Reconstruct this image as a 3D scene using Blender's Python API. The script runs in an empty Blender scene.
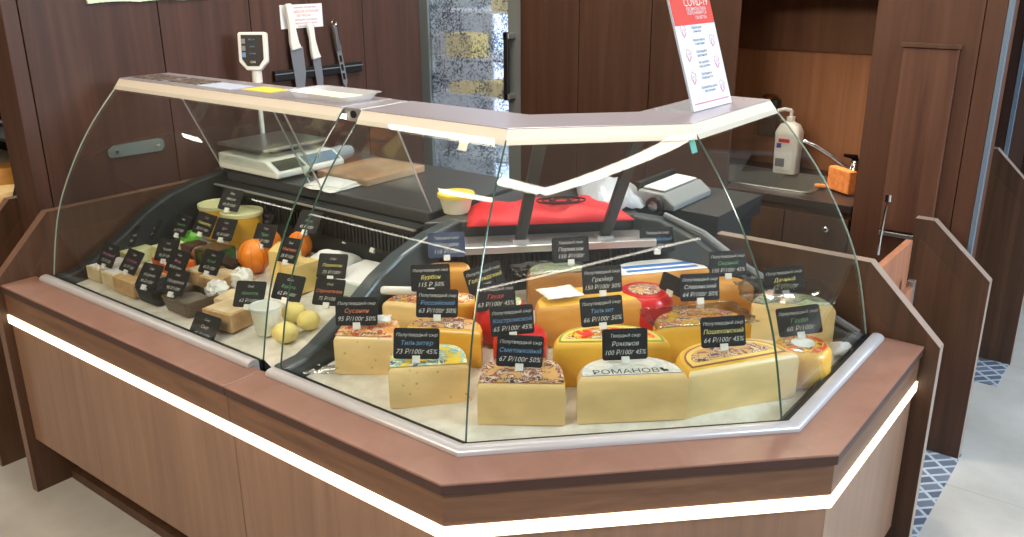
import bpy, bmesh, math, random
from mathutils import Vector, Matrix
R = math.radians
random.seed(7)
sc = bpy.context.scene
col = sc.collection

# ------------------------------------------------------------------ camera
cam = bpy.data.cameras.new('camera'); cam_o = bpy.data.objects.new('camera', cam); col.objects.link(cam_o)
F_PX, PITCH, AZ, ROLL = 879.8, R(19.04), R(37.77), R(-0.36)
fwd = Vector((math.cos(AZ)*math.cos(PITCH), math.sin(AZ)*math.cos(PITCH), -math.sin(PITCH)))
rgt = Vector((math.sin(AZ), -math.cos(AZ), 0)); upv = rgt.cross(fwd)
r2 = rgt*math.cos(ROLL)+upv*math.sin(ROLL); u2 = -rgt*math.sin(ROLL)+upv*math.cos(ROLL)
m = Matrix((r2, u2, -fwd)).transposed().to_4x4(); m.translation = (0, 0, 1.72)
cam_o.matrix_world = m
cam.sensor_width = 36; cam.lens = F_PX/1024*36; cam.clip_start = .05
sc.camera = cam_o
# ------------------------------------------------------------------ world, lights, exposure
w = bpy.data.worlds.new('shop_ambient'); sc.world = w; w.use_nodes = True
w.node_tree.nodes['Background'].inputs[0].default_value = (.80, .88, 1, 1)
w.node_tree.nodes['Background'].inputs[1].default_value = .35
def area(name, loc, target, size, power, colr, size_y=None):
    l = bpy.data.lights.new(name, 'AREA'); l.energy = power; l.color = colr; l.size = size
    if size_y: l.shape = 'RECTANGLE'; l.size_y = size_y
    o = bpy.data.objects.new(name, l); col.objects.link(o); o.location = loc
    o.rotation_euler = (Vector(target)-Vector(loc)).to_track_quat('-Z', 'Y').to_euler()
    return o
area('hall_light_warm', (-1.5, 2.15, 2.85), (.4, 2.7, .1), 1.0, 74, (1, .72, .40), 1.0)
area('hall_light_cool', (2.9, -2.7, 2.5), (2.6, .3, .3), 1.5, 240, (.74, .87, 1), 1.6)
area('hall_light_front', (-.65, .95, 2.85), (1.2, 1.2, .4), .7, 58, (1, .95, .90), .7)
area('kiosk_light', (2.5, 1.9, 2.85), (2.5, 1.9, .6), .9, 45, (1, .92, .82), .9)
area('neighbour_light', (1.6, 4.6, 2.85), (1.6, 4.2, .6), .9, 40, (1, .92, .82), .9)
area('passage_light', (5.6, -1.5, 2.85), (5, .3, .3), 1.2, 60, (.85, .92, 1), 1.2)
area('alcove_fill_light', (3.46, 1.3, 2.3), (3.80, 1.35, .9), .25, 36, (1, .86, .66), .3)  # added fill light, only there to brighten the alcove wood
sc.view_settings.view_transform = 'Standard'; sc.view_settings.look = 'None'
sc.view_settings.exposure = -.18; sc.view_settings.gamma = 1; sc.view_settings.use_curve_mapping = False

LAMPS = [((1.24, .72), (1.27, .49), .07, 22, 'short bright lamp hanging over the front corner'), ((1.25, .475), (2.05, .405), .07, 22, 'long bright lamp hanging over the front of the corner case'),
 ((.63, 2.42), (.62, 2.78), .06, 22, 'bright lamp hanging in front of the left case'), ((1.20, 2.33), (1.21, 2.96), .06, 22, 'bright lamp hanging right above the left case front'), ((.70, 4.68), (.73, 4.84), .06, 22, 'short lamp hanging before the neighbouring stall'),
 ((-.45, 3.1), (-.41, 5.0), .03, 9, 'thin light line high on the left'), ((-.06, -.56), (1.24, -.68), .03, 9, 'thin light line high behind the viewer')]
# ------------------------------------------------------------------ materials
def lin(c):
    return tuple(((v/255)/12.92 if v/255 <= .04045 else ((v/255+.055)/1.055)**2.4) for v in c[:3])+(1,)
MATS = {}
def mat(name, c, rough=.5, metal=0, emit=None, es=0, spec=None, coat=0, trans=0, alpha=1):
    if name in MATS: return MATS[name]
    M = bpy.data.materials.new(name); M.use_nodes = True; b = M.node_tree.nodes['Principled BSDF']
    b.inputs['Base Color'].default_value = lin(c); b.inputs['Roughness'].default_value = rough
    b.inputs['Metallic'].default_value = metal; b.inputs['Coat Weight'].default_value = coat
    b.inputs['Transmission Weight'].default_value = trans; b.inputs['Alpha'].default_value = alpha
    if spec is not None: b.inputs['Specular IOR Level'].default_value = spec
    if emit: b.inputs['Emission Color'].default_value = lin(emit); b.inputs['Emission Strength'].default_value = es
    MATS[name] = M; return M
def ramp(nt, fac, stops, interp='LINEAR'):
    r = nt.nodes.new('ShaderNodeValToRGB'); r.color_ramp.interpolation = interp
    els = r.color_ramp.elements
    els[0].position, els[0].color = stops[0][0], lin(stops[0][1])
    els[1].position, els[1].color = stops[-1][0], lin(stops[-1][1])
    for p, c in stops[1:-1]:
        e = els.new(p); e.color = lin(c)
    nt.links.new(fac, r.inputs[0]); return r.outputs[0]
def coords(nt, scale, rot=(0, 0, 0), kind='Object', loc=(0, 0, 0)):
    tc = nt.nodes.new('ShaderNodeTexCoord'); mp = nt.nodes.new('ShaderNodeMapping')
    mp.inputs['Scale'].default_value = scale; mp.inputs['Rotation'].default_value = rot; mp.inputs['Location'].default_value = loc
    nt.links.new(tc.outputs[kind], mp.inputs[0]); return mp.outputs[0]
def noise(nt, vec, scale, detail=4, rough=.55, dist=0):
    n = nt.nodes.new('ShaderNodeTexNoise'); n.inputs['Scale'].default_value = scale
    n.inputs['Detail'].default_value = detail; n.inputs['Roughness'].default_value = rough; n.inputs['Distortion'].default_value = dist
    nt.links.new(vec, n.inputs['Vector']); return n.outputs['Fac']
def wood(name, dark, mid, light, scale=(22, 22, 1.1), rot=(0, 0, 0), rough=.42, spec=.35):
    M = mat(name, mid, rough, spec=spec); nt = M.node_tree; b = nt.nodes['Principled BSDF']
    v = coords(nt, scale, rot)
    f = noise(nt, v, 1.0, 6, .6, .6)
    nt.links.new(ramp(nt, f, [(.28, dark), (.5, mid), (.74, light)]), b.inputs['Base Color'])
    bp = nt.nodes.new('ShaderNodeBump'); bp.inputs['Strength'].default_value = .05; bp.inputs['Distance'].default_value = .002
    nt.links.new(f, bp.inputs['Height']); nt.links.new(bp.outputs[0], b.inputs['Normal'])
    return M
def speckle(name, c1, c2, scale, rough=.6, lo=.4, hi=.6, bump=0):
    M = mat(name, c1, rough); nt = M.node_tree; b = nt.nodes['Principled BSDF']
    f = noise(nt, coords(nt, (1, 1, 1)), scale, 5)
    nt.links.new(ramp(nt, f, [(lo, c1), (hi, c2)]), b.inputs['Base Color'])
    if bump:
        bp = nt.nodes.new('ShaderNodeBump'); bp.inputs['Strength'].default_value = bump; bp.inputs['Distance'].default_value = .003
        nt.links.new(f, bp.inputs['Height']); nt.links.new(bp.outputs[0], b.inputs['Normal'])
    return M
WALNUT = wood('walnut_wall', (60, 39, 32), (72, 48, 39), (84, 57, 47), rough=.5)
WALNUT2 = wood('walnut_cabinet', (78, 48, 34), (90, 58, 42), (101, 67, 50), rough=.5)
CNT = wood('counter_front_wood', (122, 92, 74), (136, 104, 84), (149, 117, 96), rough=.36, spec=.6)
FASC = wood('fascia_wood', (88, 62, 46), (112, 80, 60), (130, 96, 74), scale=(3, 3, 30), rough=.45)
TOPW = wood('countertop_wood', (128, 92, 78), (138, 102, 88), (148, 112, 98), scale=(8, 8, 8), rough=.34, spec=.6)
EDGEW = mat('dark_board_edge', (66, 40, 34), .45)
LEAFW = wood('leaf_wood', (68, 48, 36), (82, 58, 44), (96, 70, 54), rough=.45)
LEAFI = wood('leaf_inset_wood', (74, 50, 36), (88, 61, 44), (102, 72, 54), rough=.45)
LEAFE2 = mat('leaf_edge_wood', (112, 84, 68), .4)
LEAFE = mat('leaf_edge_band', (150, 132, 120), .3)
ALC = wood('alcove_wood', (150, 100, 66), (164, 112, 76), (178, 124, 88), rough=.5)
BLACK = mat('black_plastic', (16, 16, 18), .45)
BLACKM = mat('black_matte', (10, 10, 11), .8)
ALU = mat('anodised_aluminium', (205, 205, 208), .32, .75)
ALUW = mat('satin_white_aluminium', (186, 185, 188), .3, .2)
SHELF = mat('lilac_grey_shelf_metal', (176, 170, 178), .28, .35)
FASCREAM = mat('cream_shelf_fascia', (226, 217, 202), .3, 0)
STEEL = mat('brushed_steel', (176, 174, 170), .35, .9)
CHROME = mat('chrome', (225, 225, 228), .08, 1)
DGREY = mat('dark_grey_moulding', (60, 70, 76), .3)
DGREY2 = mat('charcoal_inner_lining', (33, 36, 38), .5)
GREY = mat('mid_grey_plastic', (120, 126, 132), .4)
WHITEP = mat('white_plastic', (225, 225, 220), .35)
PAPER = mat('white_paper', (226, 226, 226), .75)
RED = mat('red_fabric', (205, 28, 40), .6)
INK = mat('chalk_white', (225, 225, 220), .9)
DARKINK = mat('printed_ink', (50, 50, 60), .9)
REDINK = mat('red_ink', (200, 50, 50), .8)
def emis(name, c, s):
    return mat(name, (255, 255, 255), .5, emit=c, es=s)
LED = emis('warm_led_diffuser', (255, 232, 190), 2.6)
LEDIN = emis('case_led_tube', (255, 240, 214), 17)
def glass_mat(name, tint=(.95, .975, .965), base=.045):
    M = bpy.data.materials.new(name); M.use_nodes = True; nt = M.node_tree; nt.nodes.clear()
    out = nt.nodes.new('ShaderNodeOutputMaterial'); mix = nt.nodes.new('ShaderNodeMixShader')
    tr = nt.nodes.new('ShaderNodeBsdfTransparent'); tr.inputs[0].default_value = tint+(1,)
    gl = nt.nodes.new('ShaderNodeBsdfGlossy'); gl.inputs['Roughness'].default_value = .01
    lw = nt.nodes.new('ShaderNodeLayerWeight'); lw.inputs[0].default_value = .5
    pw = nt.nodes.new('ShaderNodeMath'); pw.operation = 'POWER'; pw.inputs[1].default_value = 4.2
    nt.links.new(lw.outputs['Facing'], pw.inputs[0])
    mr = nt.nodes.new('ShaderNodeMapRange'); mr.inputs[3].default_value = base; mr.inputs[4].default_value = .85
    nt.links.new(pw.outputs[0], mr.inputs[0]); nt.links.new(mr.outputs[0], mix.inputs[0])
    nt.links.new(tr.outputs[0], mix.inputs[1]); nt.links.new(gl.outputs[0], mix.inputs[2]); nt.links.new(mix.outputs[0], out.inputs[0])
    MATS[name] = M; return M
GLASS = glass_mat('clear_glass')
GEDGE = mat('green_glass_edge', (58, 88, 74), .12, spec=.8); GEDGE2 = mat('pale_glass_edge', (150, 168, 158), .2, spec=.8)
FILM = glass_mat('cling_film', (.93, .94, .96), .10)

# ------------------------------------------------------------------ mesh helpers
class MB:
    def __init__(s): s.v = []; s.f = []; s.m = []; s.sm = []
    def add(s, verts, faces, mi=0, smooth=False):
        o = len(s.v); s.v += [tuple(v) for v in verts]
        for f in faces: s.f.append(tuple(o+i for i in f)); s.m.append(mi); s.sm.append(smooth)
        return s
    def prism(s, poly, vec, mi=0, cap=None, smooth=False):
        n = len(poly); P = [Vector(p) for p in poly]; Q = [p+Vector(vec) for p in P]
        s.add(P+Q, [(i, (i+1) % n, n+(i+1) % n, n+i) for i in range(n)], mi, smooth)
        cm = mi if cap is None else cap
        s.add(P, [tuple(range(n))[::-1]], cm); s.add(Q, [tuple(range(n))], cm); return s
    def box(s, x0, x1, y0, y1, z0, z1, mi=0):
        return s.prism([(x0, y0, z0), (x1, y0, z0), (x1, y1, z0), (x0, y1, z0)], (0, 0, z1-z0), mi)
    def obox(s, c, ax, ay, az, mi=0):                     # oriented box: centre and three half-axes
        c, ax, ay, az = map(Vector, (c, ax, ay, az))
        return s.prism([c-ax-ay-az, c+ax-ay-az, c+ax+ay-az, c-ax+ay-az], 2*az, mi)
    def tube(s, pts, r, n=10, mi=0, caps=True):
        P = [Vector(p) for p in pts]; rr = r if isinstance(r, (list, tuple)) else [r]*len(P); rings = []
        for i, p in enumerate(P):
            d = (P[min(i+1, len(P)-1)]-P[max(i-1, 0)]).normalized()
            a = d.orthogonal().normalized() if i == 0 else (a-d*a.dot(d)).normalized()
            b = d.cross(a)
            rings.append([p+(a*math.cos(2*math.pi*k/n)+b*math.sin(2*math.pi*k/n))*rr[i] for k in range(n)])
        V = [v for g in rings for v in g]; F = []
        for i in range(len(P)-1):
            for k in range(n): F.append((i*n+k, i*n+(k+1) % n, (i+1)*n+(k+1) % n, (i+1)*n+k))
        s.add(V, F, mi, True)
        if caps: s.add(rings[0], [tuple(range(n))[::-1]], mi); s.add(rings[-1], [tuple(range(n))], mi)
        return s
    def lathe(s, c, prof, n=28, mi=0, sx=1, sy=1, rot=0):
        V = []; F = []; c = Vector(c)
        for r, z in prof:
            for k in range(n):
                a = 2*math.pi*k/n; x, y = r*math.cos(a)*sx, r*math.sin(a)*sy
                V.append(c+Vector((x*math.cos(rot)-y*math.sin(rot), x*math.sin(rot)+y*math.cos(rot), z)))
        for i in range(len(prof)-1):
            for k in range(n): F.append((i*n+k, i*n+(k+1) % n, (i+1)*n+(k+1) % n, (i+1)*n+k))
        s.add(V, F, mi, True)
        s.add(V[:n], [tuple(range(n))[::-1]], mi); s.add(V[-n:], [tuple(range(n))], mi); return s
    def sweep(s, prof, stations, mi=0, smooth=False, caps=True):   # prof: closed (o,z) list; stations: functions (o,z)->xyz
        n = len(prof); V = [st(o, z) for st in stations for o, z in prof]; F = []
        for i in range(len(stations)-1):
            for k in range(n): F.append((i*n+k, i*n+(k+1) % n, (i+1)*n+(k+1) % n, (i+1)*n+k))
        s.add(V, F, mi, smooth)
        if caps: s.add(V[:n], [tuple(range(n))[::-1]], mi); s.add(V[-n:], [tuple(range(n))], mi)
        return s
    def build(s, name, mats, parent=None, bevel=0, smooth_angle=None):
        if not isinstance(mats, (list, tuple)): mats = [mats]
        if parent is not None: org = world_loc(parent)
        else:
            xs = [v[0] for v in s.v]; ys = [v[1] for v in s.v]; zs = [v[2] for v in s.v]
            org = Vector(((min(xs)+max(xs))/2, (min(ys)+max(ys))/2, min(zs)))
        me = bpy.data.meshes.new(name); me.from_pydata([tuple(Vector(v)-org) for v in s.v], [], s.f)
        for mm in mats: me.materials.append(mm)
        for p, mi, sm in zip(me.polygons, s.m, s.sm): p.material_index = mi; p.use_smooth = sm
        bm = bmesh.new(); bm.from_mesh(me); bmesh.ops.remove_doubles(bm, verts=bm.verts, dist=1e-6)
        bmesh.ops.recalc_face_normals(bm, faces=bm.faces); bm.to_mesh(me); bm.free()
        if any(s.sm): me.set_sharp_from_angle(angle=R(38))
        o = bpy.data.objects.new(name, me); col.objects.link(o)
        if parent is not None: o.parent = parent
        else: o.location = org
        if bevel:
            b = o.modifiers.new('bevel', 'BEVEL'); b.width = bevel; b.segments = 2; b.limit_method = 'ANGLE'; b.angle_limit = R(40)
        return o
def world_loc(o):
    v = Vector(o.location)
    while o.parent: o = o.parent; v = v+Vector(o.location)
    return v
def tag(o, label, cat, group=None):
    o['label'] = label; o['category'] = cat
    if group: o['group'] = group
    return o
def thing(name, loc, label, cat, group=None):
    o = bpy.data.objects.new(name, None); o.empty_display_size = .05; col.objects.link(o); o.location = loc
    return tag(o, label, cat, group)
def struct(o): o['kind'] = 'structure'; return o
def text(name, body, size, m, parent, matrix, align='CENTER', shear=0, spacing=1.0, fit=None):
    c = bpy.data.curves.new(name, 'FONT'); c.body = body; c.size = size; c.align_x = align; c.align_y = 'CENTER'
    c.shear = shear; c.space_line = spacing; c.fill_mode = 'FRONT'; c.resolution_u = 6 if size > .02 else 2
    tmp = bpy.data.objects.new(name+'_curve', c); col.objects.link(tmp); bpy.context.view_layer.update()
    me = bpy.data.meshes.new_from_object(tmp.evaluated_get(bpy.context.evaluated_depsgraph_get())); bpy.data.objects.remove(tmp); bpy.data.curves.remove(c)
    if not me.vertices: me.from_pydata([(0, 0, 0), (.001, 0, 0), (0, .001, 0)], [], [(0, 1, 2)])
    if fit:
        wd = max(v.co.x for v in me.vertices)-min(v.co.x for v in me.vertices)
        if wd > fit:
            for v in me.vertices: v.co.x *= fit/wd; v.co.y *= (fit/wd)**.4
    me.materials.clear(); me.materials.append(m); me.name = name
    o = bpy.data.objects.new(name, me); col.objects.link(o); o.parent = parent; o.matrix_local = matrix
    return o
def frame(origin, xdir, ydir):
    x = Vector(xdir).normalized(); z = x.cross(Vector(ydir)).normalized(); y = z.cross(x)
    M = Matrix((x, y, z)).transposed().to_4x4(); M.translation = Vector(origin); return M

# ------------------------------------------------------------------ plan of the kiosk: x runs along the right side, y along the left side
X0, Y0, D0 = 1.087, .442, 2.108
S2 = 2**.5
def yst(y): return lambda o, z: (X0+o, y, z)
def xst(x): return lambda o, z: (x, Y0+o, z)
def c1(o, z): return (X0+o, D0+S2*o-X0-o, z)
def c2(o, z): return (D0+S2*o-Y0-o, Y0+o, z)
YL, YM, XR = 2.912, 1.725, 2.345
CORNER = [yst(YM-.001), c1, c2, xst(XR)]
LEFT = [yst(YL), yst(YM+.001)]
def deck(x, y):
    o = min(x-X0, (x+y-D0)/S2, y-Y0)-.16
    return .73+.10*max(0, min(o, .85))

# ------------------------------------------------------------------ floor, ceiling, walls
fl = mat('hall_floor_tile', (196, 186, 168), .38); nt = fl.node_tree
v = coords(nt, (1, 1, 1), loc=(.18, .33, 0)); br = nt.nodes.new('ShaderNodeTexBrick'); nt.links.new(v, br.inputs['Vector'])
br.offset = 0; br.inputs['Scale'].default_value = 1; br.inputs['Brick Width'].default_value = 1.2; br.inputs['Row Height'].default_value = 1.2
br.inputs['Mortar Size'].default_value = .002; br.inputs['Mortar'].default_value = lin((166, 158, 144))
n1 = noise(nt, coords(nt, (1, 1, 1)), 3.2, 6, .6)
cr = ramp(nt, n1, [(.3, (172, 170, 164)), (.7, (198, 196, 190))])
nt.links.new(cr, br.inputs['Color1']); nt.links.new(cr, br.inputs['Color2']); nt.links.new(br.outputs[0], nt.nodes['Principled BSDF'].inputs['Base Color'])
struct(MB().box(-4, 8, -5, 8, -.05, 0).build('floor', fl))
struct(MB().box(-4, 8, -5, 8, 3.0, 3.05).build('ceiling', mat('ceiling_paint', (214, 212, 208), .9)))
HALL = mat('hall_wall_paint', (150, 140, 130), .8)
struct(MB().box(-4.05, -4, -5, 8, 0, 3.0).build('wall_far_left', HALL)); struct(MB().box(-4, 8, -5.05, -5, 0, 3.0).build('wall_front', HALL))
struct(MB().box(8, 8.05, -5, 8, 0, 3.0).build('wall_far_right', HALL)); struct(MB().box(-4, 8, 8, 8.05, 0, 3.0).build('wall_far_back', HALL))
mm_ = mat('patterned_floor_covering', (110, 122, 134), .5); nt = mm_.node_tree
v = coords(nt, (1, 1, 1), (0, 0, R(45)))
ck = nt.nodes.new('ShaderNodeTexBrick'); nt.links.new(v, ck.inputs['Vector']); ck.offset = 0
ck.inputs['Scale'].default_value = 1; ck.inputs['Brick Width'].default_value = .075; ck.inputs['Row Height'].default_value = .045
ck.inputs['Mortar Size'].default_value = .006; ck.inputs['Color1'].default_value = lin((110, 122, 138)); ck.inputs['Color2'].default_value = lin((78, 90, 108))
ck.inputs['Mortar'].default_value = lin((178, 188, 198)); nt.links.new(ck.outputs[0], nt.nodes['Principled BSDF'].inputs['Base Color'])
pts = [(2.30, .432), (3.26, .432), (3.26, 2.9), (1.35, 2.9), (1.35, 2.0)]
struct(MB().prism([(x, y, .0) for x, y in pts], (0, 0, .004)).build('floor_kiosk_covering', mm_))
struct(MB().box(3.95, 4.25, .44, 2.2, 0, .004).build('floor_neighbour_covering', mm_))

wl = MB()
for a, b in ((1.285, 1.334), (1.338, 1.815), (1.819, 2.205), (2.209, 2.505), (2.509, 2.80), (2.804, 3.165)):
    wl.box(a, b, 3.0, 3.022, .0, 2.6)
wl.box(1.285, 3.165, 3.018, 3.15, 0, 2.6)
struct(wl.build('wall_left', WALNUT, bevel=.0015))
wb = MB()
for a, b in ((1.452, 1.826), (1.830, 2.18), (2.184, 2.50)):
    wb.box(3.30, 3.322, a, b, 0, 2.6)
wb.box(3.318, 3.9, 1.75, 2.50, 0, 2.6); wb.box(3.30, 3.9, 3.165, 3.6, 0, 2.6)
struct(wb.build('wall_back', wood('walnut_back_wall', (60, 38, 26), (70, 46, 33), (80, 54, 40)), bevel=.0015))
wa = MB().box(3.85, 3.9, .9, 1.748, .0, 1.36)
struct(wa.build('wall_alcove', ALC))
struct(MB().box(3.835, 3.9, .9, 1.748, 1.362, 2.6).build('trim_1', wood('alcove_upper_wood', (96, 62, 40), (110, 72, 48), (122, 82, 56))))
struct(MB().box(3.56, 3.834, .945, 1.748, 1.60, 2.6).build('trim_2', MATS['walnut_back_wall']))

for (x0, y0), (x1, y1), lw_, ls_, lab_ in LAMPS:                    # above the frame, seen reflected in the curved glass
    t = thing('hanging_lamp', ((x0+x1)/2, (y0+y1)/2, 2.7), lab_, 'lamp', 'linear lamps over the kiosk')
    d_ = Vector((x1-x0, y1-y0, 0)); n_ = Vector((-d_.y, d_.x, 0)).normalized(); c_ = Vector(((x0+x1)/2, (y0+y1)/2, 2.70))
    MB().obox(c_+Vector((0, 0, .02)), d_/2, n_*(lw_*.58), (0, 0, .02)).build('housing', ALU, t)
    MB().obox(c_-Vector((0, 0, .004)), d_*.498, n_*(lw_*.5), (0, 0, .003)).build('diffuser', emis('lamp_diffuser_%d' % ls_, (255, 244, 226), ls_), t)
    for k in (-.4, .4): MB().tube([c_+d_*k+Vector((0, 0, .04)), c_+d_*k+Vector((0, 0, .30))], .003, 6).build('cable', BLACK, t)
# ------------------------------------------------------------------ counters
def counter(name, stations, label):
    t = thing(name, (1.4, 1.2 if len(stations) > 2 else 2.3, 0), label, 'counter')
    MB().sweep([(0, .7625), (.112, .7625), (.112, .737), (0, .737)], stations).build('countertop', [TOPW], t, bevel=.002)
    MB().sweep([(-.0006, .758), (.0, .758), (.0, .738), (-.0006, .738)], stations).build('countertop_edge', EDGEW, t)
    MB().sweep([(.006, .736), (.03, .736), (.03, .662), (.006, .662)], stations).build('fascia_board', FASC, t)
    MB().sweep([(.002, .6595), (.002, .632), (.03, .632), (.03, .6595)], stations).build('light_strip', LED, t)
    MB().sweep([(.012, .630), (.03, .630), (.03, .20), (.012, .20)], stations).build('front_panel', CNT, t, bevel=.001)
    MB().sweep([(.13, .199), (.16, .199), (.16, .0), (.13, .0)], stations).build('plinth', BLACKM, t)
    MB().sweep([(.105, .035), (.129, .035), (.129, .0), (.105, .0)], stations).build('plinth_strip', LEAFW, t)
    return t
counter('wooden_counter', LEFT, 'long left wooden counter with glowing strip, under the small packs and tubs')
counter('corner_counter', CORNER, 'angled wooden corner counter with glowing strip, under the big cut cheeses')

# ------------------------------------------------------------------ display cases
GP = [(.143, .768), (.157, .835), (.191, .972), (.252, 1.094), (.320, 1.200), (.395, 1.288), (.472, 1.366)]
def _cr(p0, p1, p2, p3, t):
    return tuple(.5*(2*p1[i]+(p2[i]-p0[i])*t+(2*p0[i]-5*p1[i]+4*p2[i]-p3[i])*t*t+(3*p1[i]-p0[i]-3*p2[i]+p3[i])*t**3) for i in (0, 1))
_e = [(2*GP[0][0]-GP[1][0], 2*GP[0][1]-GP[1][1])]+GP+[(2*GP[-1][0]-GP[-2][0], 2*GP[-1][1]-GP[-2][1])]
GP = [_cr(*_e[i:i+4], k/5) for i in range(len(GP)-1) for k in range(5)]+[GP[-1]]
for _ in range(6): GP = [GP[0]]+[tuple((GP[i-1][k]+2*GP[i][k]+GP[i+1][k])/4 for k in (0, 1)) for i in range(1, len(GP)-1)]+[GP[-1]]
def pane_profile(t=.006):
    out = [(o, z) for o, z in GP]; back = []
    for i, (o, z) in enumerate(GP):
        a = GP[max(i-1, 0)]; b = GP[min(i+1, len(GP)-1)]; d = Vector((b[0]-a[0], b[1]-a[1])).normalized()
        back.append((o+d.y*t, z-d.x*t))
    return out+back[::-1]
def edge_line(st, t, w=.007):
    m_ = MB(); prof = pane_profile(); n = len(GP)
    m_.tube([st(o+.003, z) for o, z in GP], .0024, 6)
    return m_
def case(name, stations, label, left):
    t = thing(name, (1.5, 2.3 if left else 1.2, .70), label, 'display case')
    rail = [(.097, .763), (.097, .768), (.100, .773), (.107, .777), (.118, .778), (.128, .775), (.132, .768), (.132, .70), (.115, .70), (.115, .763)]
    MB().sweep(rail, stations, smooth=True).build('front_rail', ALUW, t)
    MB().sweep([(.132, .768), (.142, .768), (.142, .70), (.132, .70)], stations).build('glass_seat', BLACK, t)
    MB().sweep([(.149, .766), (.175, .728), (.175, .68), (.149, .68)], stations).build('air_gutter', DGREY2, t)
    # panes
    segs = [(stations[i], stations[i+1]) for i in range(len(stations)-1)]
    for a, b in segs:
        g = MB().sweep(pane_profile(), [a, b], smooth=True).build('glass_pane', GLASS, t)
    for k, st in enumerate(stations): edge_line(st, t).build('glass_edge', GEDGE2 if (left and k == 0) or (not left and k == 3) else GEDGE, t)
    # top shelf
    sh = [(.470, 1.372), (.655, 1.372), (.655, 1.352), (.480, 1.350)]
    st2 = list(stations)
    if left: st2 = [yst(2.86), yst(1.765)]
    else: st2 = [yst(1.692), c1, c2, xst(2.325)]
    MB().sweep(sh, st2).build('top_shelf', SHELF, t, bevel=.002)
    MB().sweep([(.4725, 1.371), (.4785, 1.371), (.452, 1.338), (.446, 1.338)], st2).build('shelf_fascia', FASCREAM, t)
    MB().sweep([(.485, 1.349), (.510, 1.349), (.510, 1.338), (.485, 1.338)], st2).build('lamp_tube', LEDIN, t)
    return t
lc = case('glass_display_case', [yst(2.855), yst(1.762)], 'left curved glass display case holding packs, buckets and tubs', True)
cc = case('corner_display_case', [yst(1.692), c1, c2, xst(2.325)], 'angled corner glass display case holding the big cut cheeses', False)
speck_paper = speckle('lining_paper', (206, 202, 190), (224, 221, 212), 20, .8)
# decks
def deck_mesh(poly, nx=40):
    m_ = MB(); xs = [p[0] for p in poly]; ys = [p[1] for p in poly]
    P = [Vector((p[0], p[1], 0)) for p in poly]
    bm = bmesh.new(); vs = [bm.verts.new((p[0], p[1], 0)) for p in poly]; bm.faces.new(vs)
    for ax, lo, hi in ((Vector((1, 0, 0)), min(xs), max(xs)), (Vector((0, 1, 0)), min(ys), max(ys))):
        for i in range(1, 30):
            q = lo+(hi-lo)*i/30
            bmesh.ops.bisect_plane(bm, geom=bm.verts[:]+bm.edges[:]+bm.faces[:], plane_co=ax*q, plane_no=ax)
    for v_ in bm.verts: v_.co.z = deck(v_.co.x, v_.co.y)-.003
    V = [v_.co.copy() for v_ in bm.verts]; bm.verts.index_update(); F = [[v_.index for v_ in f.verts] for f in bm.faces]
    bm.free(); m_.add(V, F, 0, True); return m_
d = deck_mesh([(1.262, 1.74), (1.262, 2.82), (1.86, 2.82), (1.86, 1.74)]).build('deck_paper', speck_paper, lc)
cdp = [(1.262, 1.66), (1.262, D0+.247-1.262+.0), (D0+.247-.617, .617), (2.27, .617), (2.27, 1.19), (1.80, 1.66)]
d = deck_mesh(cdp).build('deck_paper', speck_paper, cc)
# left case: back wall with slots, cheeks, rear ledge and worktop
m_ = MB().box(1.872, 1.90, 1.74, 2.82, .70, .96)
m_.build('rear_lining', DGREY2, lc)
m_ = MB()
for i in range(60): m_.box(1.866, 1.872, 1.82+i*.0165, 1.8285+i*.0165, .86, .93)
m_.build('air_grille', BLACK, lc)
MB().box(1.852, 1.90, 1.80, 2.82, .95, .964).build('rear_strip', DGREY2, lc)
MB().box(1.84, 1.850, 1.80, 2.82, .957, .962).build('inner_rail', ALU, lc)
cheek = [(1.215, .70), (1.232, .768), (1.30, .772), (1.342, .788), (1.452, .842), (1.568, .915), (1.66, .955), (1.78, .985), (1.90, .998), (2.0, .985), (2.02, .70)]
def cheek_y(y0, y1, parent): MB().prism([(x, y0, z) for x, z in cheek], (0, y1-y0, 0), 0).build('side_cheek', DGREY, parent, bevel=.008)
MB().prism([(x, 2.822, z) for x, z in cheek], (0, .048, 0), 0).build('side_cheek', DGREY2, lc, bevel=.008); cheek_y(1.672, 1.722, cc)
rc = [(.575, .70), (.590, .768), (.68, .79), (.795, .826), (.949, .883), (1.083, .960), (1.20, .995), (1.30, .995), (1.30, .70)]
MB().prism([(2.275, y, z) for y, z in rc], (.05, 0, 0)).build('side_cheek', DGREY, cc, bevel=.008)
MB().tube([(2.30, .60, .775), (2.30, .66, .80), (2.30, .79, .842), (2.30, .93, .895), (2.30, 1.07, .972), (2.30, 1.2, 1.006)], .010, 8).build('side_rail', GREY, cc)
tl = thing('service_bench', (2.1, 2.3, 0), 'dark grey worktop bench behind the left case carrying the scale', 'worktop')
MB().box(1.905, 2.42, 1.80, 2.90, .965, 1.0).build('service_worktop', mat('graphite_worktop', (62, 62, 64), .35), tl, bevel=.003)
MB().box(1.92, 2.40, 1.82, 2.88, .0, .964).build('base_cabinet', DGREY2, tl)
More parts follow.
